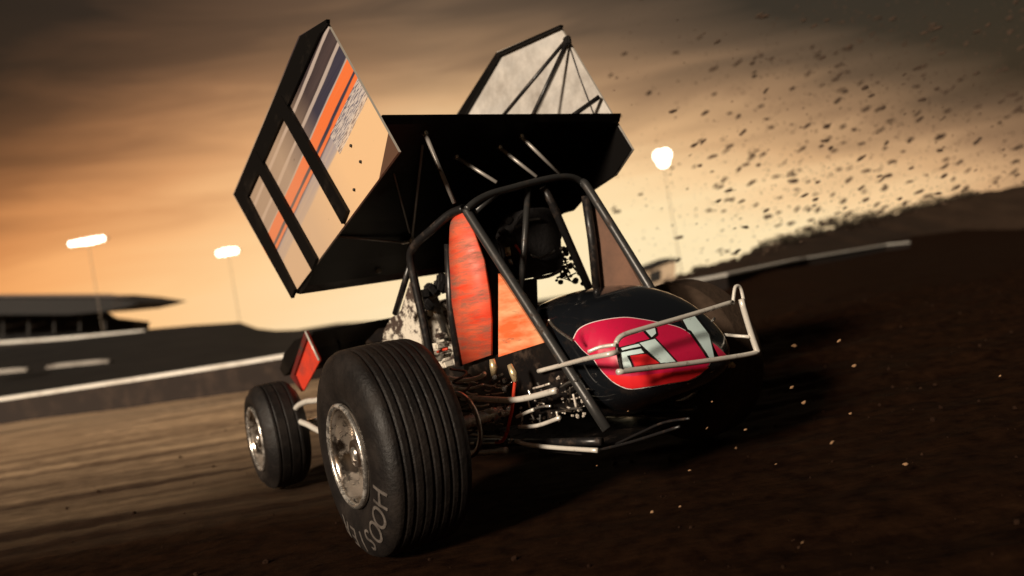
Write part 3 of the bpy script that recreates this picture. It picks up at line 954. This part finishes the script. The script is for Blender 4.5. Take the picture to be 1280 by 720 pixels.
HX = 0.02
for a, c, rad in (((531, 165), (568, 254), .010), ((570, 195), (621, 228), .009), ((624, 183), (671, 221), .009), ((651, 169), (699, 217), .009)):
    one_tube('wing_strut', [under(*a), at(*c, X=HX)], rad, STRUT, tw)
    q_ = under(*a); bm = bmesh.new(); addbox(bm, q_, (.03, .02, .02), bev=.004); link('strut_clevis', bm, CHROME, tw)
for a, c, rad in (((528, 180), (514, 292), .006), ((424, 294), (512, 298), .006), ((492, 215), (511, 285), .004)):
    one_tube('under_wing_rod', [under(*a), under(*c) - Vector((0, 0, .02))], rad, STRUT, tw)
bm = bmesh.new(); q_ = under(513, 297) - Vector((0, 0, .015))
addbox(bm, q_, (.05, .035, .035), bev=.006)
for dx in (-.012, .014): tube(bm, [q_ + Vector((dx, .02, 0)), q_ + Vector((dx, .05, 0))], .008, 8)
link('slider_bracket', bm, CHROME, tw)
bm = bmesh.new(); q_ = under(473, 337); addbox(bm, q_, (.03, .03, .025), bev=.005); link('slider_bracket', bm, ALU, tw)

# --- roll cage (car structure in its own planes; main hoop near X=.02, sides near Y=+-.34)
YS, YT = .35, -.335
hoopL = at(583, 262, X=HX)
hoop = [at(*q_, X=HX) for q_ in ((583, 262), (596, 251), (615, 242), (640, 235), (670, 227), (698, 221.5), (716, 222), (729, 229), (737, 239))]
tubes_cage = []
RC = .0195
# left brace: from hoop corner down to the rear of the chassis
LBR = [at(577, 262, Y=YS), at(583, 264, Y=YS), at(600, 290, Y=YS), at(759, 537, Y=YS)]
RBR = [at(729, 229, Y=YT), at(740, 243, Y=YT), at(820, 372, Y=YT), at(850, 425, Y=YT)]
one_tube('main_hoop', hoop, .0175, TUBE, car, 5)
one_tube('cage_brace', LBR, .0225, TUBE, car, 5)
one_tube('cage_brace', RBR, .0225, TUBE, car, 5)
# left halo, running forward from the corner then down the windscreen post
halo = [at(580, 261, Y=.36), at(562, 268, Y=.38), at(540, 287, Y=.42), at(520, 305, Y=.44), at(513, 322, Y=.44), at(520, 360, Y=.43), at(531, 410, Y=.42), at(543, 470, Y=.40)]
one_tube('windscreen_post', halo, .021, TUBEK, car, 5)
one_tube('halo_brace', [at(513, 330, Y=.44), at(494, 392, Y=.44)], .016, TUBEK, car)
one_tube('hoop_gusset', [at(595, 264, X=HX), at(626, 238, X=HX)], .013, TUBE, car)
one_tube('hoop_upright', [at(660, 235, X=HX + .02), at(656, 300, X=HX + .02), at(651, 364, X=HX + .02)], .0155, TUBE, car)
one_tube('hoop_upright', [at(679, 234, X=HX + .03), at(690, 254, X=HX + .03), at(737, 362, X=HX + .03)], .021, TUBEK, car)
one_tube('hoop_upright', [at(732, 245, Y=YT + .02), at(740, 300, Y=YT + .02), at(746, 360, Y=YT + .02)], .023, TUBEK, car)
one_tube('seat_upright', [at(612, 300, Y=.25), at(619, 380, Y=.25), at(620, 452, Y=.25)], .036, TUBEK, car)
# cross bars behind the seat, kept inside the cage
one_tube('seat_upright', [at(560, 305, Y=.36), at(563, 380, Y=.37), at(574, 458, Y=.38)], .020, TUBEK, car)

# --- body panels
bm = bmesh.new()
poly = [(566, 264), (577, 264), (592, 292), (604, 325), (611, 370), (613, 400), (613, 444), (578, 456), (571, 430), (563, 380), (561, 320), (562, 285)]
NP = [at(*q_, Y=.37) for q_ in poly]
# gently bowed panel
ctr = sum(NP, Vector()) / len(NP)
cA = bm.verts.new(ctr + Vector((0, .035, 0))); cB = bm.verts.new(ctr + Vector((0, .02, 0)))
a = [bm.verts.new(p_) for p_ in NP]; b_ = [bm.verts.new(p_ - Vector((0, .012, 0))) for p_ in NP]
for i in range(len(NP)):
    j = (i + 1) % len(NP)
    bm.faces.new((a[i], a[j], cA)); bm.faces.new((b_[j], b_[i], cB)); bm.faces.new((a[j], a[i], b_[i], b_[j]))
o = link('side_panel', bm, ORANGE, car, True); o['label'] = 'tall orange mud streaked panel'
o = panel('side_panel', [at(*q_, Y=.33) for q_ in ((624, 342), (630, 350), (681, 428), (624, 446))], .01, ORANGE2, car, (0, 1, 0)); o['label'] = 'small orange panel under the rear brace'
o = panel('side_panel', [at(*q_, Y=YT - .03) for q_ in ((733, 247), (742, 250), (806, 363), (746, 362), (740, 300))], .01, TANP, car, (0, 1, 0)); o['label'] = 'brown right side panel'
# dark lower body side
o = panel('lower_body_side', [at(*q_, Y=.325) for q_ in ((545, 462), (575, 456), (683, 426), (712, 468), (733, 505), (690, 522), (600, 540), (540, 530))], .012, BLACK, car, (0, 1, 0))
panel('floor_pan', [(-.45, .33, .25), (-.45, -.33, .25), (1.9, -.22, .25), (1.9, .22, .25)], .01, BLACK, car)
panel('lower_body_side', [(-.4, -.33, .3), (-.45, -.33, .8), (.9, -.30, .72), (1.9, -.22, .55), (1.9, -.22, .28), (0, -.33, .27)], .012, BLACK, car)

# --- hood, engine and front end (X about 1..2)
bm = bmesh.new()
secs = []
for (x, w_, zt, zb) in ((.72, .27, .99, .55), (.95, .27, .98, .5), (1.3, .24, .88, .45), (1.7, .18, .74, .40), (2.15, .10, .58, .36)):
    ring = []
    for k in range(11):
        a_ = pi * k / 10
        ring.append(bm.verts.new((x, w_ * cos(a_) * (1 if 0 < k < 10 else 1.0), zb + (zt - zb) * (sin(a_) ** .6 if sin(a_) > 0 else 0))))
    secs.append(ring)
for a, b_ in zip(secs, secs[1:]):
    for k in range(10): bm.faces.new((a[k], a[k + 1], b_[k + 1], b_[k]))
for sct in (secs[0], secs[-1]): bm.faces.new(sct)
link('hood', bm, HOOD, car, True)
# cockpit left deck with pale pattern, seen between tyre and post
o = panel('hood_side', [at(*q_, Y=.30) for q_ in ((478, 432), (481, 412), (490, 397), (502, 388), (513, 352), (520, 372), (530, 440), (528, 470), (478, 470))], .01, HOOD, car, (0, 1, 0))
# upright header / tank seen between the front post and the orange panel
one_tube('oil_cooler_duct', [at(538, 372, X=.75), at(548, 400, X=.75), at(556, 425, X=.75)], .040, ALU, car)
one_tube('oil_cooler_duct', [at(533, 375, X=.72), at(549, 366, X=.72)], .014, WHITECH, car)
bm = bmesh.new()
for i, (px, py, s_) in enumerate(((550, 432, .06), (557, 442, .05), (546, 446, .05), (560, 456, .045), (552, 420, .045))):
    addbox(bm, at(px, py, X=.6), (s_, s_ * 1.4, s_ * .6), Matrix.Rotation(i * .7, 3, 'Y'), .008)
link('fuel_pump', bm, HOOD, car)
one_tube('fuel_hose', [at(547, 440, Y=.32), at(555, 437, Y=.33), at(560, 436, Y=.32)], .007, SPRING, car, 3)
bm = bmesh.new()
for i, (px, py) in enumerate(((528, 368), (538, 362), (548, 358), (557, 360), (534, 380), (552, 350))):
    addbox(bm, at(px, py, X=.7), (.05, .07, .05), Matrix.Rotation(i, 3, 'X'), .01)
link('dash_panel', bm, FOAM, car)
# engine ahead of the cockpit
bm = bmesh.new()
addbox(bm, (1.15, 0, .62), (.55, .38, .32), bev=.03)
for s in (1, -1):
    addbox(bm, (1.15, s * .19, .80), (.50, .16, .10), Matrix.Rotation(s * -.6, 3, 'X'), .02)
link('engine_block', bm, BLACK, car)
for s in (1, -1):
    for k in range(4):
        one_tube('exhaust_pipe', [(1.0 + k * .1, s * .25, .72), (1.0 + k * .1, s * .34, .66), (.9 + k * .05, s * .38, .56), (.4, s * .40, .46)], .02, ALU, car, 4, 8)

# --- seat and headrest (dark mass in the cage)
seat = empty('seat', car)
XH = .20


def PX(l, X): return [at(*q_, X=X) for q_ in l]


bm = bmesh.new()
shape = [(638, 272), (650, 263), (672, 262), (683, 268), (686, 278), (690, 280), (687, 287), (692, 291), (688, 297), (691, 303), (687, 309), (689, 325), (694, 330), (690, 340), (668, 346), (650, 350), (640, 352), (632, 335), (640, 322), (636, 305), (629, 296), (634, 282)]
slab(bm, PX(shape, XH), .16, (1, 0, 0)); bmesh.ops.bevel(bm, geom=bm.edges[:], offset=.01, segments=2, affect='EDGES')
link('headrest', bm, FOAM, seat)
bm = bmesh.new(); slab(bm, PX([(618, 345), (632, 330), (636, 355), (640, 352), (662, 349), (664, 420), (625, 430)], XH), .12, (1, 0, 0))
link('seat_back', bm, FOAM, seat)
bm = bmesh.new()
for q_ in ((684, 268), (690, 282), (693, 292), (692, 303), (637, 276), (628, 290), (627, 300)):
    bmesh.ops.create_icosphere(bm, subdivisions=2, radius=.022, matrix=Matrix.Translation(at(*q_, X=XH - .02)))
    link('headrest_bolster', bm, FOAM, seat, True); bm = bmesh.new()
bm.free()
one_tube('shoulder_belt', PX([(663, 319), (674, 322), (688, 317), (693, 313)], XH - .10), .007, STEEL, seat, 4)
one_tube('shoulder_belt', PX([(645, 285), (660, 276), (676, 274)], XH - .09), .008, STEEL, seat, 4)
one_tube('shoulder_belt', PX([(668, 348), (686, 345), (701, 338)], XH - .10), .009, TUBEK, seat, 4)
one_tube('belt_buckle', PX([(634, 309), (636, 320)], XH - .10), .013, GOLD, seat)
one_tube('belt_buckle', PX([(637, 324), (640, 331)], XH - .10), .008, ALU, seat)
one_tube('radio_lead', PX([(644, 306), (651, 316), (655, 324)], XH - .10), .006, SPRING, seat, 3)
rg = random.Random(3)
bm = bmesh.new()
for k in range(30):
    px = rg.uniform(695, 722); py = rg.uniform(310, 356)
    px = rg.uniform(692, max(700, 690 + (py - 254) * .42))
    s_ = rg.uniform(.010, .026)
    bm.free(); bm = bmesh.new()
    addbox(bm, at(px, py, X=rg.uniform(.12, .22)), (s_, s_, s_ * 1.2), Matrix.Rotation(rg.uniform(0, 3), 3, 'X') @ Matrix.Rotation(rg.uniform(0, 3), 3, 'Y'), s_ * .2)
    link('instrument', bm.copy(), GRF, car)
bm.free(); bm = bmesh.new()
for k in range(14):
    x0 = rg.uniform(690, 706); y0 = rg.uniform(308, 352)
    tube(bm, smoothpts([at(x0, y0, X=.17), at(x0 + rg.uniform(5, 12), y0 + rg.uniform(-9, 9), X=.15), at(x0 + rg.uniform(10, 18), y0 + rg.uniform(-4, 14), X=.17)], 4), rg.uniform(.003, .007), 6)
link('wiring_loom', bm, mat('grimy_fittings', (.03, .024, .02), .5, dirt=.3, dcol=(.55, .46, .34), dscale=40, sharp=.04), car)

# --- fuel tank: lofted tail with flat bottom
TC = Vector((-.52, -.02, .66))
secs = [(-.02, .33, .46, .86), (-.10, .35, .40, .895), (-.22, .365, .36, .915), (-.36, .37, .35, .915), (-.48, .36, .355, .89), (-.58, .365, .37, .845), (-.67, .345, .40, .775), (-.74, .315, .43, .70), (-.79, .255, .46, .63), (-.815, .15, .50, .575)]
bm = bmesh.new(); rings = []
NK = 40
for (x, w_, zb, zt) in secs:
    zc = (zb + zt) / 2; hh = (zt - zb) / 2; rg_ = []
    for k in range(NK):
        a_ = 2 * pi * k / NK; ca, sa = cos(a_), sin(a_); ex = 2.7
        rg_.append(bm.verts.new((x, -.045 + w_ * math.copysign(abs(ca) ** (2 / ex), ca), zc + hh * math.copysign(abs(sa) ** (2 / ex), sa))))
    rings.append(rg_)
for a, b_ in zip(rings, rings[1:]):
    for k in range(NK): bm.faces.new((a[k], a[(k + 1) % NK], b_[(k + 1) % NK], b_[k]))
bm.faces.new(rings[0]); bm.faces.new(rings[-1])
bmesh.ops.recalc_face_normals(bm, faces=bm.faces)
bmesh.ops.subdivide_edges(bm, edges=bm.edges[:], cuts=1, use_grid_fill=True, smooth=.6)
tree = BVHTree.FromBMesh(bm)
tank = link('fuel_tank', bm, TANKM, car, True)


def decal(name, px_poly, m, lift, label=None, bm_tree=tree, parent=tank, step=3.0):
    """vinyl cut to an outline and laid on the tank's surface"""
    b2 = bmesh.new()
    vs_ = [b2.verts.new((x, y, 0)) for x, y in px_poly]; f = b2.faces.new(vs_)
    bmesh.ops.triangulate(b2, faces=[f])
    # cut along a grid so the vinyl can bend
    xs_ = [q_[0] for q_ in px_poly]; ys_ = [q_[1] for q_ in px_poly]
    x = min(xs_) + step
    while x < max(xs_):
        bmesh.ops.bisect_plane(b2, geom=b2.verts[:] + b2.edges[:] + b2.faces[:], plane_co=(x, 0, 0), plane_no=(1, 0, 0)); x += step
    y = min(ys_) + step
    while y < max(ys_):
        bmesh.ops.bisect_plane(b2, geom=b2.verts[:] + b2.edges[:] + b2.faces[:], plane_co=(0, y, 0), plane_no=(0, 1, 0)); y += step
    bad = []
    for v in b2.verts:
        d = (at(v.co.x, v.co.y, D=1) - CP).normalized()
        h = bm_tree.ray_cast(CP, d)
        if h[0] is None: bad.append(v); continue
        n_ = h[1] if h[1].dot(d) < 0 else -h[1]
        v.co = h[0] + n_ * lift
    if bad: bmesh.ops.delete(b2, geom=bad, context='VERTS')
    o = link(name, b2, m, parent, True)
    if label: o['label'] = label
    return o


def ell(pts, n=6):
    return [(p_.x, p_.y) for p_ in smoothpts([(x, y, 0) for x, y in pts + pts[:1]], n)][:-1]


disc = [(718, 424), (724, 413), (736, 406), (755, 401), (780, 398), (800, 400), (822, 404), (850, 411), (868, 424), (880, 438), (886, 449), (884, 457), (873, 468), (858, 475), (820, 481), (790, 485), (777, 482), (765, 475), (752, 462), (742, 448), (730, 438)]
dsm = ell(disc, 4)
cxm, cym = 802, 440
decal('number_panel_outline', [(cxm + (x - cxm) * 1.018, cym + (y - cym) * 1.03) for x, y in dsm], KEY, .0025)
decal('number_panel', dsm, REDN, .0045)
decal('number_panel_base', [(759, 468), (790, 470), (850, 464), (885, 459), (873, 468.5), (858, 475), (820, 481), (790, 485), (777, 482), (765, 475)], REDB, .0065)
# number shapes: black keyline first, pale strokes on top
for pl in ([(800, 410), (822, 408), (826, 424), (850, 456), (822, 458), (806, 436), (775, 440), (770, 470), (757, 468)],
           ):
    pass


def grow(pl, g):
    cx_ = sum(q_[0] for q_ in pl) / len(pl); cy_ = sum(q_[1] for q_ in pl) / len(pl)
    r_ = []
    n_ = len(pl)
    ar = sum(pl[i][0] * pl[(i + 1) % n_][1] - pl[(i + 1) % n_][0] * pl[i][1] for i in range(n_))
    sg = 1 if ar > 0 else -1
    for i in range(n_):
        a = Vector(pl[i - 1]); b_ = Vector(pl[i]); c = Vector(pl[(i + 1) % n_])
        n1 = Vector(((b_ - a).y, -(b_ - a).x)).normalized() * sg; n2 = Vector(((c - b_).y, -(c - b_).x)).normalized() * sg
        m_ = (n1 + n2); m_ = m_ / max(.35, m_.length_squared / 2)
        r_.append((b_.x + m_.x * g, b_.y + m_.y * g))
    return r_


strokes = [[(798, 431), (817, 426), (842, 453), (824, 455)],            # long diagonal
           [(804, 414), (817, 412), (818.5, 419), (813, 424)],         # top tab
           [(777, 442), (800, 438), (804, 443), (784, 446)], [(777, 442), (784, 446), (792, 463), (781, 464)],  # left bracket
           [(776, 437), (797, 432), (800, 435), (778, 439.5)],
           [(851, 401), (866, 397), (884, 420), (890, 448), (885, 449), (862, 416), (858, 414)]]
for i, s_ in enumerate(strokes): decal('number_keyline', grow(s_, 2.3), BLACK, .0085, step=2.5)
decal('number_fill', [(787, 446), (806, 444), (823, 455), (794, 458)], REDB, .0105, step=2.5)
for i, s_ in enumerate(strokes): decal('number_stroke', s_, WHT, .0125, step=2.5)
decal('red_flash', [(888, 428), (896, 434), (909, 446), (898, 448)], REDN, .006, step=2.5)
decal('edge_glint', [(861, 400), (868, 402), (893, 423), (913, 446), (909, 446), (889, 424)], KEY, .004, step=2.5) if False else None

# --- rear bumper
XB = -.86
bump = [((770, 429), (777, 420), (800, 412), (845, 399), (885, 387), (915, 377.5)), ((916, 377), (918, 366), (922, 358), (927, 360), (930, 372))]
one_tube('bumper_bar', [at(*q_, X=XB) for q_ in bump[0]], 0.0100, WHITECH, car, 4)
bb = [at(*q_, X=XB) for q_ in ((916, 380), (918, 363), (920, 358), (924, 358), (927, 364), (930, 378))]
RB_ = empty('rear_bumper', car)
one_tube('bumper_loop', bb, 0.0076, WHITECH, RB_, 4)
one_tube('bumper_post', [at(926, 374, X=XB), at(936, 408, X=XB), at(944, 432, X=XB), at(947, 440, X=XB)], 0.0132, WHITECH, RB_, 3)
one_tube('bumper_lower_bar', [at(772, 465, X=XB), at(800, 461.5, X=XB), at(870, 453, X=XB), at(930, 444, X=XB), at(947, 440, X=XB)], 0.0108, WHITECH, RB_, 3)
one_tube('bumper_left_post', [at(771, 431, X=XB), at(774, 448, X=XB), at(778, 464, X=XB)], 0.0080, TUBEK, RB_, 2)
one_tube('bumper_mount', [at(673, 464, Y=.36), at(700, 457, Y=.36), at(735, 448, X=-.72), at(760, 443, X=XB), at(772, 440, X=XB)], 0.0100, WHITECH, RB_, 4)
one_tube('bumper_mount', [at(735, 440, X=-.76), at(750, 434, X=-.80), at(770, 431, X=XB)], 0.0072, WHITECH, RB_, 3)
one_tube('bumper_mount', [at(880, 414, X=-.5), at(900, 418, X=-.7), at(937, 421, X=XB)], 0.0072, WHITECH, RB_, 2)
one_tube('bumper_mount', [at(882, 412, X=-.72), at(893, 398, X=-.70)], 0.0064, WHITECH, RB_)
bm = bmesh.new()
for q_ in ((903, 457), (909, 455), (915, 456)):
    addbox(bm, at(*q_, X=-.72), (.022, .03, .018), Matrix.Rotation(q_[0], 3, 'X'), .003)
link('bumper_clamp', bm, GOLD, RB_)

# --- suspension, rods and frame rails on the left, seen between tyre and tank
sus = [('radius_rod', [(577, 497), (612, 499), (640, 500), (665, 496), (695, 488)], .46, .0135, WHITECH),
       ('radius_rod', [(558, 472), (580, 475), (598, 472), (606, 467)], .46, .010, WHITECH),
       ('brake_line', [(565, 484), (585, 486), (604, 481)], .45, .006, ALU),
       ('torsion_arm', [(581, 524), (596, 519), (615, 512.5)], .46, .012, WHITECH),
       ('brake_line', [(588, 516), (600, 515), (612, 514)], .44, .005, ALU),
       ('frame_rail', [(590, 566), (612, 565), (633, 562.5)], .44, .014, WHITECH),
       ('frame_rail', [(645, 551), (660, 556), (700, 560), (747, 563)], .38, .010, WHITECH),
       ('torsion_arm', [(649, 533.5), (672, 532), (700, 522)], .42, .009, WHITECH),
       ('radius_rod', [(646, 521), (655, 517), (667, 512)], .42, .008, WHITECH),
       ('brake_line', [(586, 542), (608, 545), (628, 547)], .43, .006, ALU),
       ('brake_line', [(589, 554), (612, 554), (628, 553)], .43, .006, ALU),
       ('steering_link', [(590, 505), (600, 508), (611, 506)], .44, .005, ALU),
       ('lower_frame_rail', [(747, 563), (790, 552), (850, 533)], .30, .006, TUBEK),
       ('lower_frame_rail', [(770, 555), (800, 541), (830, 528), (862, 523)], .26, .005, TUBEK),
       ('shock_absorber', [(644, 476), (642, 492), (640, 512), (634, 540)], .45, .0075, SPRING),
       ('shock_absorber', [(634, 540), (628, 551), (620, 553)], .45, .008, SPRING)]
for nm, pl, Y, rad, m in sus:
    one_tube(nm, [at(*q_, Y=Y) for q_ in pl], rad, m, car, 4, 10)
rg = random.Random(5)
for k in range(26):
    s = rg.random(); px = 652 + s * 70; py = 496 + rg.uniform(-22, 32)
    Yq = rg.uniform(.335, .40); an = rg.choice((-.35, -.2, .1, 1.2, 1.5)) + rg.uniform(-.2, .2); ln = rg.uniform(7, 22)
    one_tube('link_rod', [at(px, py, Y=Yq), at(px + cos(an) * ln * .5, py + sin(an) * ln * .5 + rg.uniform(-2, 2), Y=Yq), at(px + cos(an) * ln, py + sin(an) * ln, Y=Yq)], rg.uniform(.0025, .006), rg.choice((CHROME, BRF, GRF, STEEL)), car, 3, 8)
for k in range(22):
    px = rg.uniform(580, 632); py = rg.uniform(470, 556); Yq = rg.uniform(.36, .42); ln = rg.uniform(8, 26)
    one_tube('link_rod', [at(px, py, Y=Yq), at(px + ln * .6, py + rg.uniform(-3, 3), Y=Yq), at(min(px + ln, 640), py + rg.uniform(-5, 4), Y=Yq)], rg.uniform(.0025, .005), rg.choice((CHROME, BRF, GRF)), car, 3, 8)
# shock eyes and torsion stops
for (a, c, w_) in (((615, 449), (617, 470), .017), ((637, 456), (644, 477), .016)):
    one_tube('torsion_stop', [at(*a, Y=.46), at((a[0] + c[0]) / 2 + 1, (a[1] + c[1]) / 2, Y=.46), at(*c, Y=.46)], [w_ * .7, w_, w_ * .6], GOLD, car)
# rear axle, hub, brake and spring detail
one_tube('rear_axle', [(0, .80, .425), (0, -.90, .44)], .032, CHROME, car)
bm = bmesh.new(); lathe(bm, [(.13, -.006), (.15, -.006), (.15, .006), (.13, .006)], 40)
bmesh.ops.transform(bm, matrix=Matrix.Translation((0, .60, .425)), verts=bm.verts); link('brake_disc', bm, ALU, car, True)
bm = bmesh.new()
hp = [Vector((.10 + .035 * cos(a_ * .55), .50 + .035 * sin(a_ * .55), .34 + .0055 * a_)) for a_ in range(0, 60)]
tube(bm, hp, .006, 6); link('coil_spring', bm, STEEL, car, True)
bm = bmesh.new(); rg = random.Random(11)
for k in range(60):
    px = rg.uniform(580, 636); py = rg.uniform(468, 556); s_ = rg.uniform(.008, .022)
    addbox(bm, at(px, py, Y=rg.uniform(.38, .46)), (s_, s_, s_ * rg.uniform(.5, 1.5)), Matrix.Rotation(rg.uniform(0, 3), 3, 'X') @ Matrix.Rotation(rg.uniform(0, 3), 3, 'Y'), s_ * .15)
    link('suspension_fastener', bm, GRF, car); bm = bmesh.new()
bm.free()
bm = bmesh.new()
for k in range(34):
    s = rg.random(); px = 655 + s * 85 + rg.uniform(-14, 14); py = 500 + abs(s - .45) * 22 + rg.uniform(-12, 14)
    if rg.random() < .45:
        s = rg.random(); px = 692 + s * 40 + rg.uniform(-4, 4); py = 468 + s * 55
    s_ = rg.uniform(.004, .012)
    addbox(bm, at(px, py, Y=rg.uniform(.345, .40)), (s_ * 1.4, s_, s_), Matrix.Rotation(rg.uniform(0, 3), 3, 'X') @ Matrix.Rotation(rg.uniform(0, 3), 3, 'Y'), s_ * .15)
    link('bright_fastener', bm, BRF, car); bm = bmesh.new()
bm.free()
one_tube('vent_hose', [at(686, 399, X=-.60), at(692, 408, X=-.6), at(705, 418, X=-.6), at(717, 426, X=-.6)], .006, ALU, car, 4)
# left front: nerf bar loop
one_tube('nerf_bar', [at(*q_, Y=.60) for q_ in ((430, 492), (398, 500), (383, 502), (372, 508), (368, 517), (374, 526), (385, 531), (400, 539), (440, 556))], .017, WHITECH, car, 5)
one_tube('front_axle', [(2.036, .60, .326), (2.036, -.70, .326)], .028, CHROME, car)
one_tube('drag_link', [(2.0, .50, .36), (1.0, .42, .5), (.75, .3, .62)], .012, CHROME, car)
for s in (1, -1):
    one_tube('frame_rail', [(-.55, s * .30, .30), (.3, s * .32, .27), (1.3, s * .27, .27), (2.2, s * .14, .34)], .018, TUBEK, car, 4)
    one_tube('frame_rail', [(.5, s * .32, .62), (1.4, s * .25, .60), (2.2, s * .14, .5)], .016, TUBEK, car, 3)

# --- front wing
fw = empty('front_wing', car)
YF = .46
bp = [XZ(*q_, YF) for q_ in ((384, 414), (401, 450), (380, 489), (366, 470))]
bm = bmesh.new(); slab(bm, [(x, YF, z) for x, z in bp], .008, (0, 1, 0)); o = link('side_board', bm, REDW, fw); o['label'] = 'small red left side board of the front wing'
bm = bmesh.new()
ip = [XZ(*q_, YF) for q_ in ((384, 414), (387, 422), (371, 468), (380, 489), (366, 470))]
slab(bm, [(x, YF + .012, z) for x, z in ip], .012, (0, 1, 0)); link('edge_flange', bm, REDDK, fw)
one_tube('board_edge', [Vector((bp[0][0], YF + .012, bp[0][1])), Vector((bp[1][0], YF + .012, bp[1][1]))], .006, WHITECH, fw)
r0 = Vector((XZ(390, 417, YF)[0], YF, XZ(390, 417, YF)[1])); r1 = at(390 + 97, 398, Y=-.46)
r1 = Vector((r0.x, -.46, r0.z))
bm = bmesh.new()
prf = [(0, 0), (.25, -.10), (.45, -.22), (.55, -.25), (.60, -.20), (.5, -.11), (.3, -.03), (0, .012)]
va = [bm.verts.new((r0.x + dx, YF - .008, r0.z + dz)) for dx, dz in prf]; vb = [bm.verts.new((r0.x + dx, -.46, r0.z + dz)) for dx, dz in prf]
for i in range(len(prf)):
    j = (i + 1) % len(prf); bm.faces.new((va[i], va[j], vb[j], vb[i]))
bm.faces.new(va); bm.faces.new(vb[::-1]); link('wing_foil', bm, WINGBLK, fw)
bm = bmesh.new(); slab(bm, [(x, -.47, z) for x, z in bp], .008, (0, 1, 0)); link('side_board', bm, REDW, fw)
for s in (.2, -.2): one_tube('wing_strut', [(r0.x + .2, s, r0.z - .08), (r0.x + .3, s * .6, .45)], .01, TUBEK, fw)

# ------------------------------------------------------------------ flying dirt
rg = random.Random(21)


def clod_mesh(seed, name):
    bm = bmesh.new(); bmesh.ops.create_icosphere(bm, subdivisions=2, radius=1)
    for v in bm.verts:
        k = 1 + .55 * noise.fractal(v.co * 1.3 + Vector((seed * 7.3, 0, 0)), 1, 2, 3)
        v.co *= k
        v.co.x *= 1.55; v.co.z *= .8
    me = bpy.data.meshes.new(name); bm.to_mesh(me); bm.free()
    for f in me.polygons: f.use_smooth = True
    return me


protos = [clod_mesh(i, 'dirt_clod') for i in range(9)]
for m_ in protos: m_.materials.append(CLOD)
protosL = [p_.copy() for p_ in protos[:4]]
for m_ in protosL: m_.materials.clear(); m_.materials.append(CLODL)
# the plume leaves the right rear tyre and is flung outward (image right) and up
drift = (RT * .86 + UP * .42 - FW * .25).normalized()


def place(me, p_, s_, label, grp, stretch=1.0):
    o = bpy.data.objects.new('dirt_clod', me); COL.objects.link(o); o.location = p_
    q0 = Vector((1, 0, 0)).rotation_difference((drift + Vector((rg.uniform(-.35, .35), rg.uniform(-.35, .35), rg.uniform(-.35, .35)))).normalized())
    o.rotation_euler = (q0.to_matrix() @ Matrix.Rotation(rg.uniform(0, 6.28), 3, 'X')).to_euler()
    o.scale = (s_ * stretch, s_, s_ * rg.uniform(.7, 1.1))
    tag(o, label, 'dirt clod', grp)
    return o


def sample():
    while True:
        px = 750 + 560 * rg.random() ** .95; py = rg.uniform(-15, 330)
        land = 355 - max(0, px - 830) * .27
        if py > land - 4: continue
        # density: more to the right and close above the bank, thin near the wing
        f = min(1, (px - 730) / 230) * (.35 + .65 * min(1, max(0, (py + 60 * (px > 1000)) / 190)))
        if rg.random() < f: return px, py


n1 = 0
small = []
for k in range(2900):
    px, py = sample(); D = rg.uniform(6, 15)
    r_ = rg.random()
    spx = .75 + 3.0 * r_ ** 7.0 + (1.0 if px > 950 else 0) * rg.random() ** 4 * 1.2   # half size in photo pixels
    s_ = spx * D / FPX * .62
    small.append((spx, px, py, D, s_))
small.sort(reverse=True)
for (spx, px, py, D, s_) in small[:270]:
    place(rg.choice(protos), at(px, py, D=D), s_, 'dark brown clod of dirt flying through the air against the glowing sky', 'clods flying against the sky', rg.uniform(1.1, 1.9))
# finer spray: one mesh
bm = bmesh.new()
for (spx, px, py, D, s_) in small[270:]:
    b2 = bmesh.new(); bmesh.ops.create_icosphere(b2, subdivisions=1, radius=1)
    q0 = Vector((1, 0, 0)).rotation_difference((drift + Vector((rg.uniform(-.3, .3), rg.uniform(-.3, .3), rg.uniform(-.3, .3)))).normalized())
    sc_ = Matrix.Diagonal((s_ * rg.uniform(1.1, 2.2), s_ * rg.uniform(.5, .9), s_ * rg.uniform(.5, .9), 1))
    for v in b2.verts: v.co *= rg.uniform(.7, 1.2)
    bmesh.ops.transform(b2, matrix=Matrix.Translation(at(px, py, D=D)) @ q0.to_matrix().to_4x4() @ sc_, verts=b2.verts)
    me = bpy.data.meshes.new('t'); b2.to_mesh(me); b2.free(); bm.from_mesh(me); bpy.data.meshes.remove(me)
tag(link('dirt_spray', bm, CLOD, None), 'fine dark dirt spray hanging in the air right of the race car', 'dirt spray', None, 'stuff')
# light specks low on the right
for (px, py, s) in ((993, 432, 4), (1005, 503, 4), (990, 484, 3), (1068, 457, 3.4), (1040, 553, 3.6), (1063, 517, 2.6), (1132, 580, 3.4), (1049, 426, 3), (1250, 470, 2), (884, 535, 2.4), (890, 502, 1.6), (932, 537, 2.2), (970, 580, 2), (1003, 678, 2), (862, 588, 2.6), (920, 560, 1.8), (815, 640, 3.2), (850, 633, 2), (785, 514, 1.6), (746, 582, 1.5)):
    D = rg.uniform(2.8, 4.2)
    q_ = at(px, py, D=D)
    if q_.z < .04:
        q_ = at(px, py, Z=.05)
    place(rg.choice(protosL), q_, s * .55 * (q_ - CP).length / FPX, 'dry tan clod of dirt flying low over the dark clay', 'tan clods low on the right')
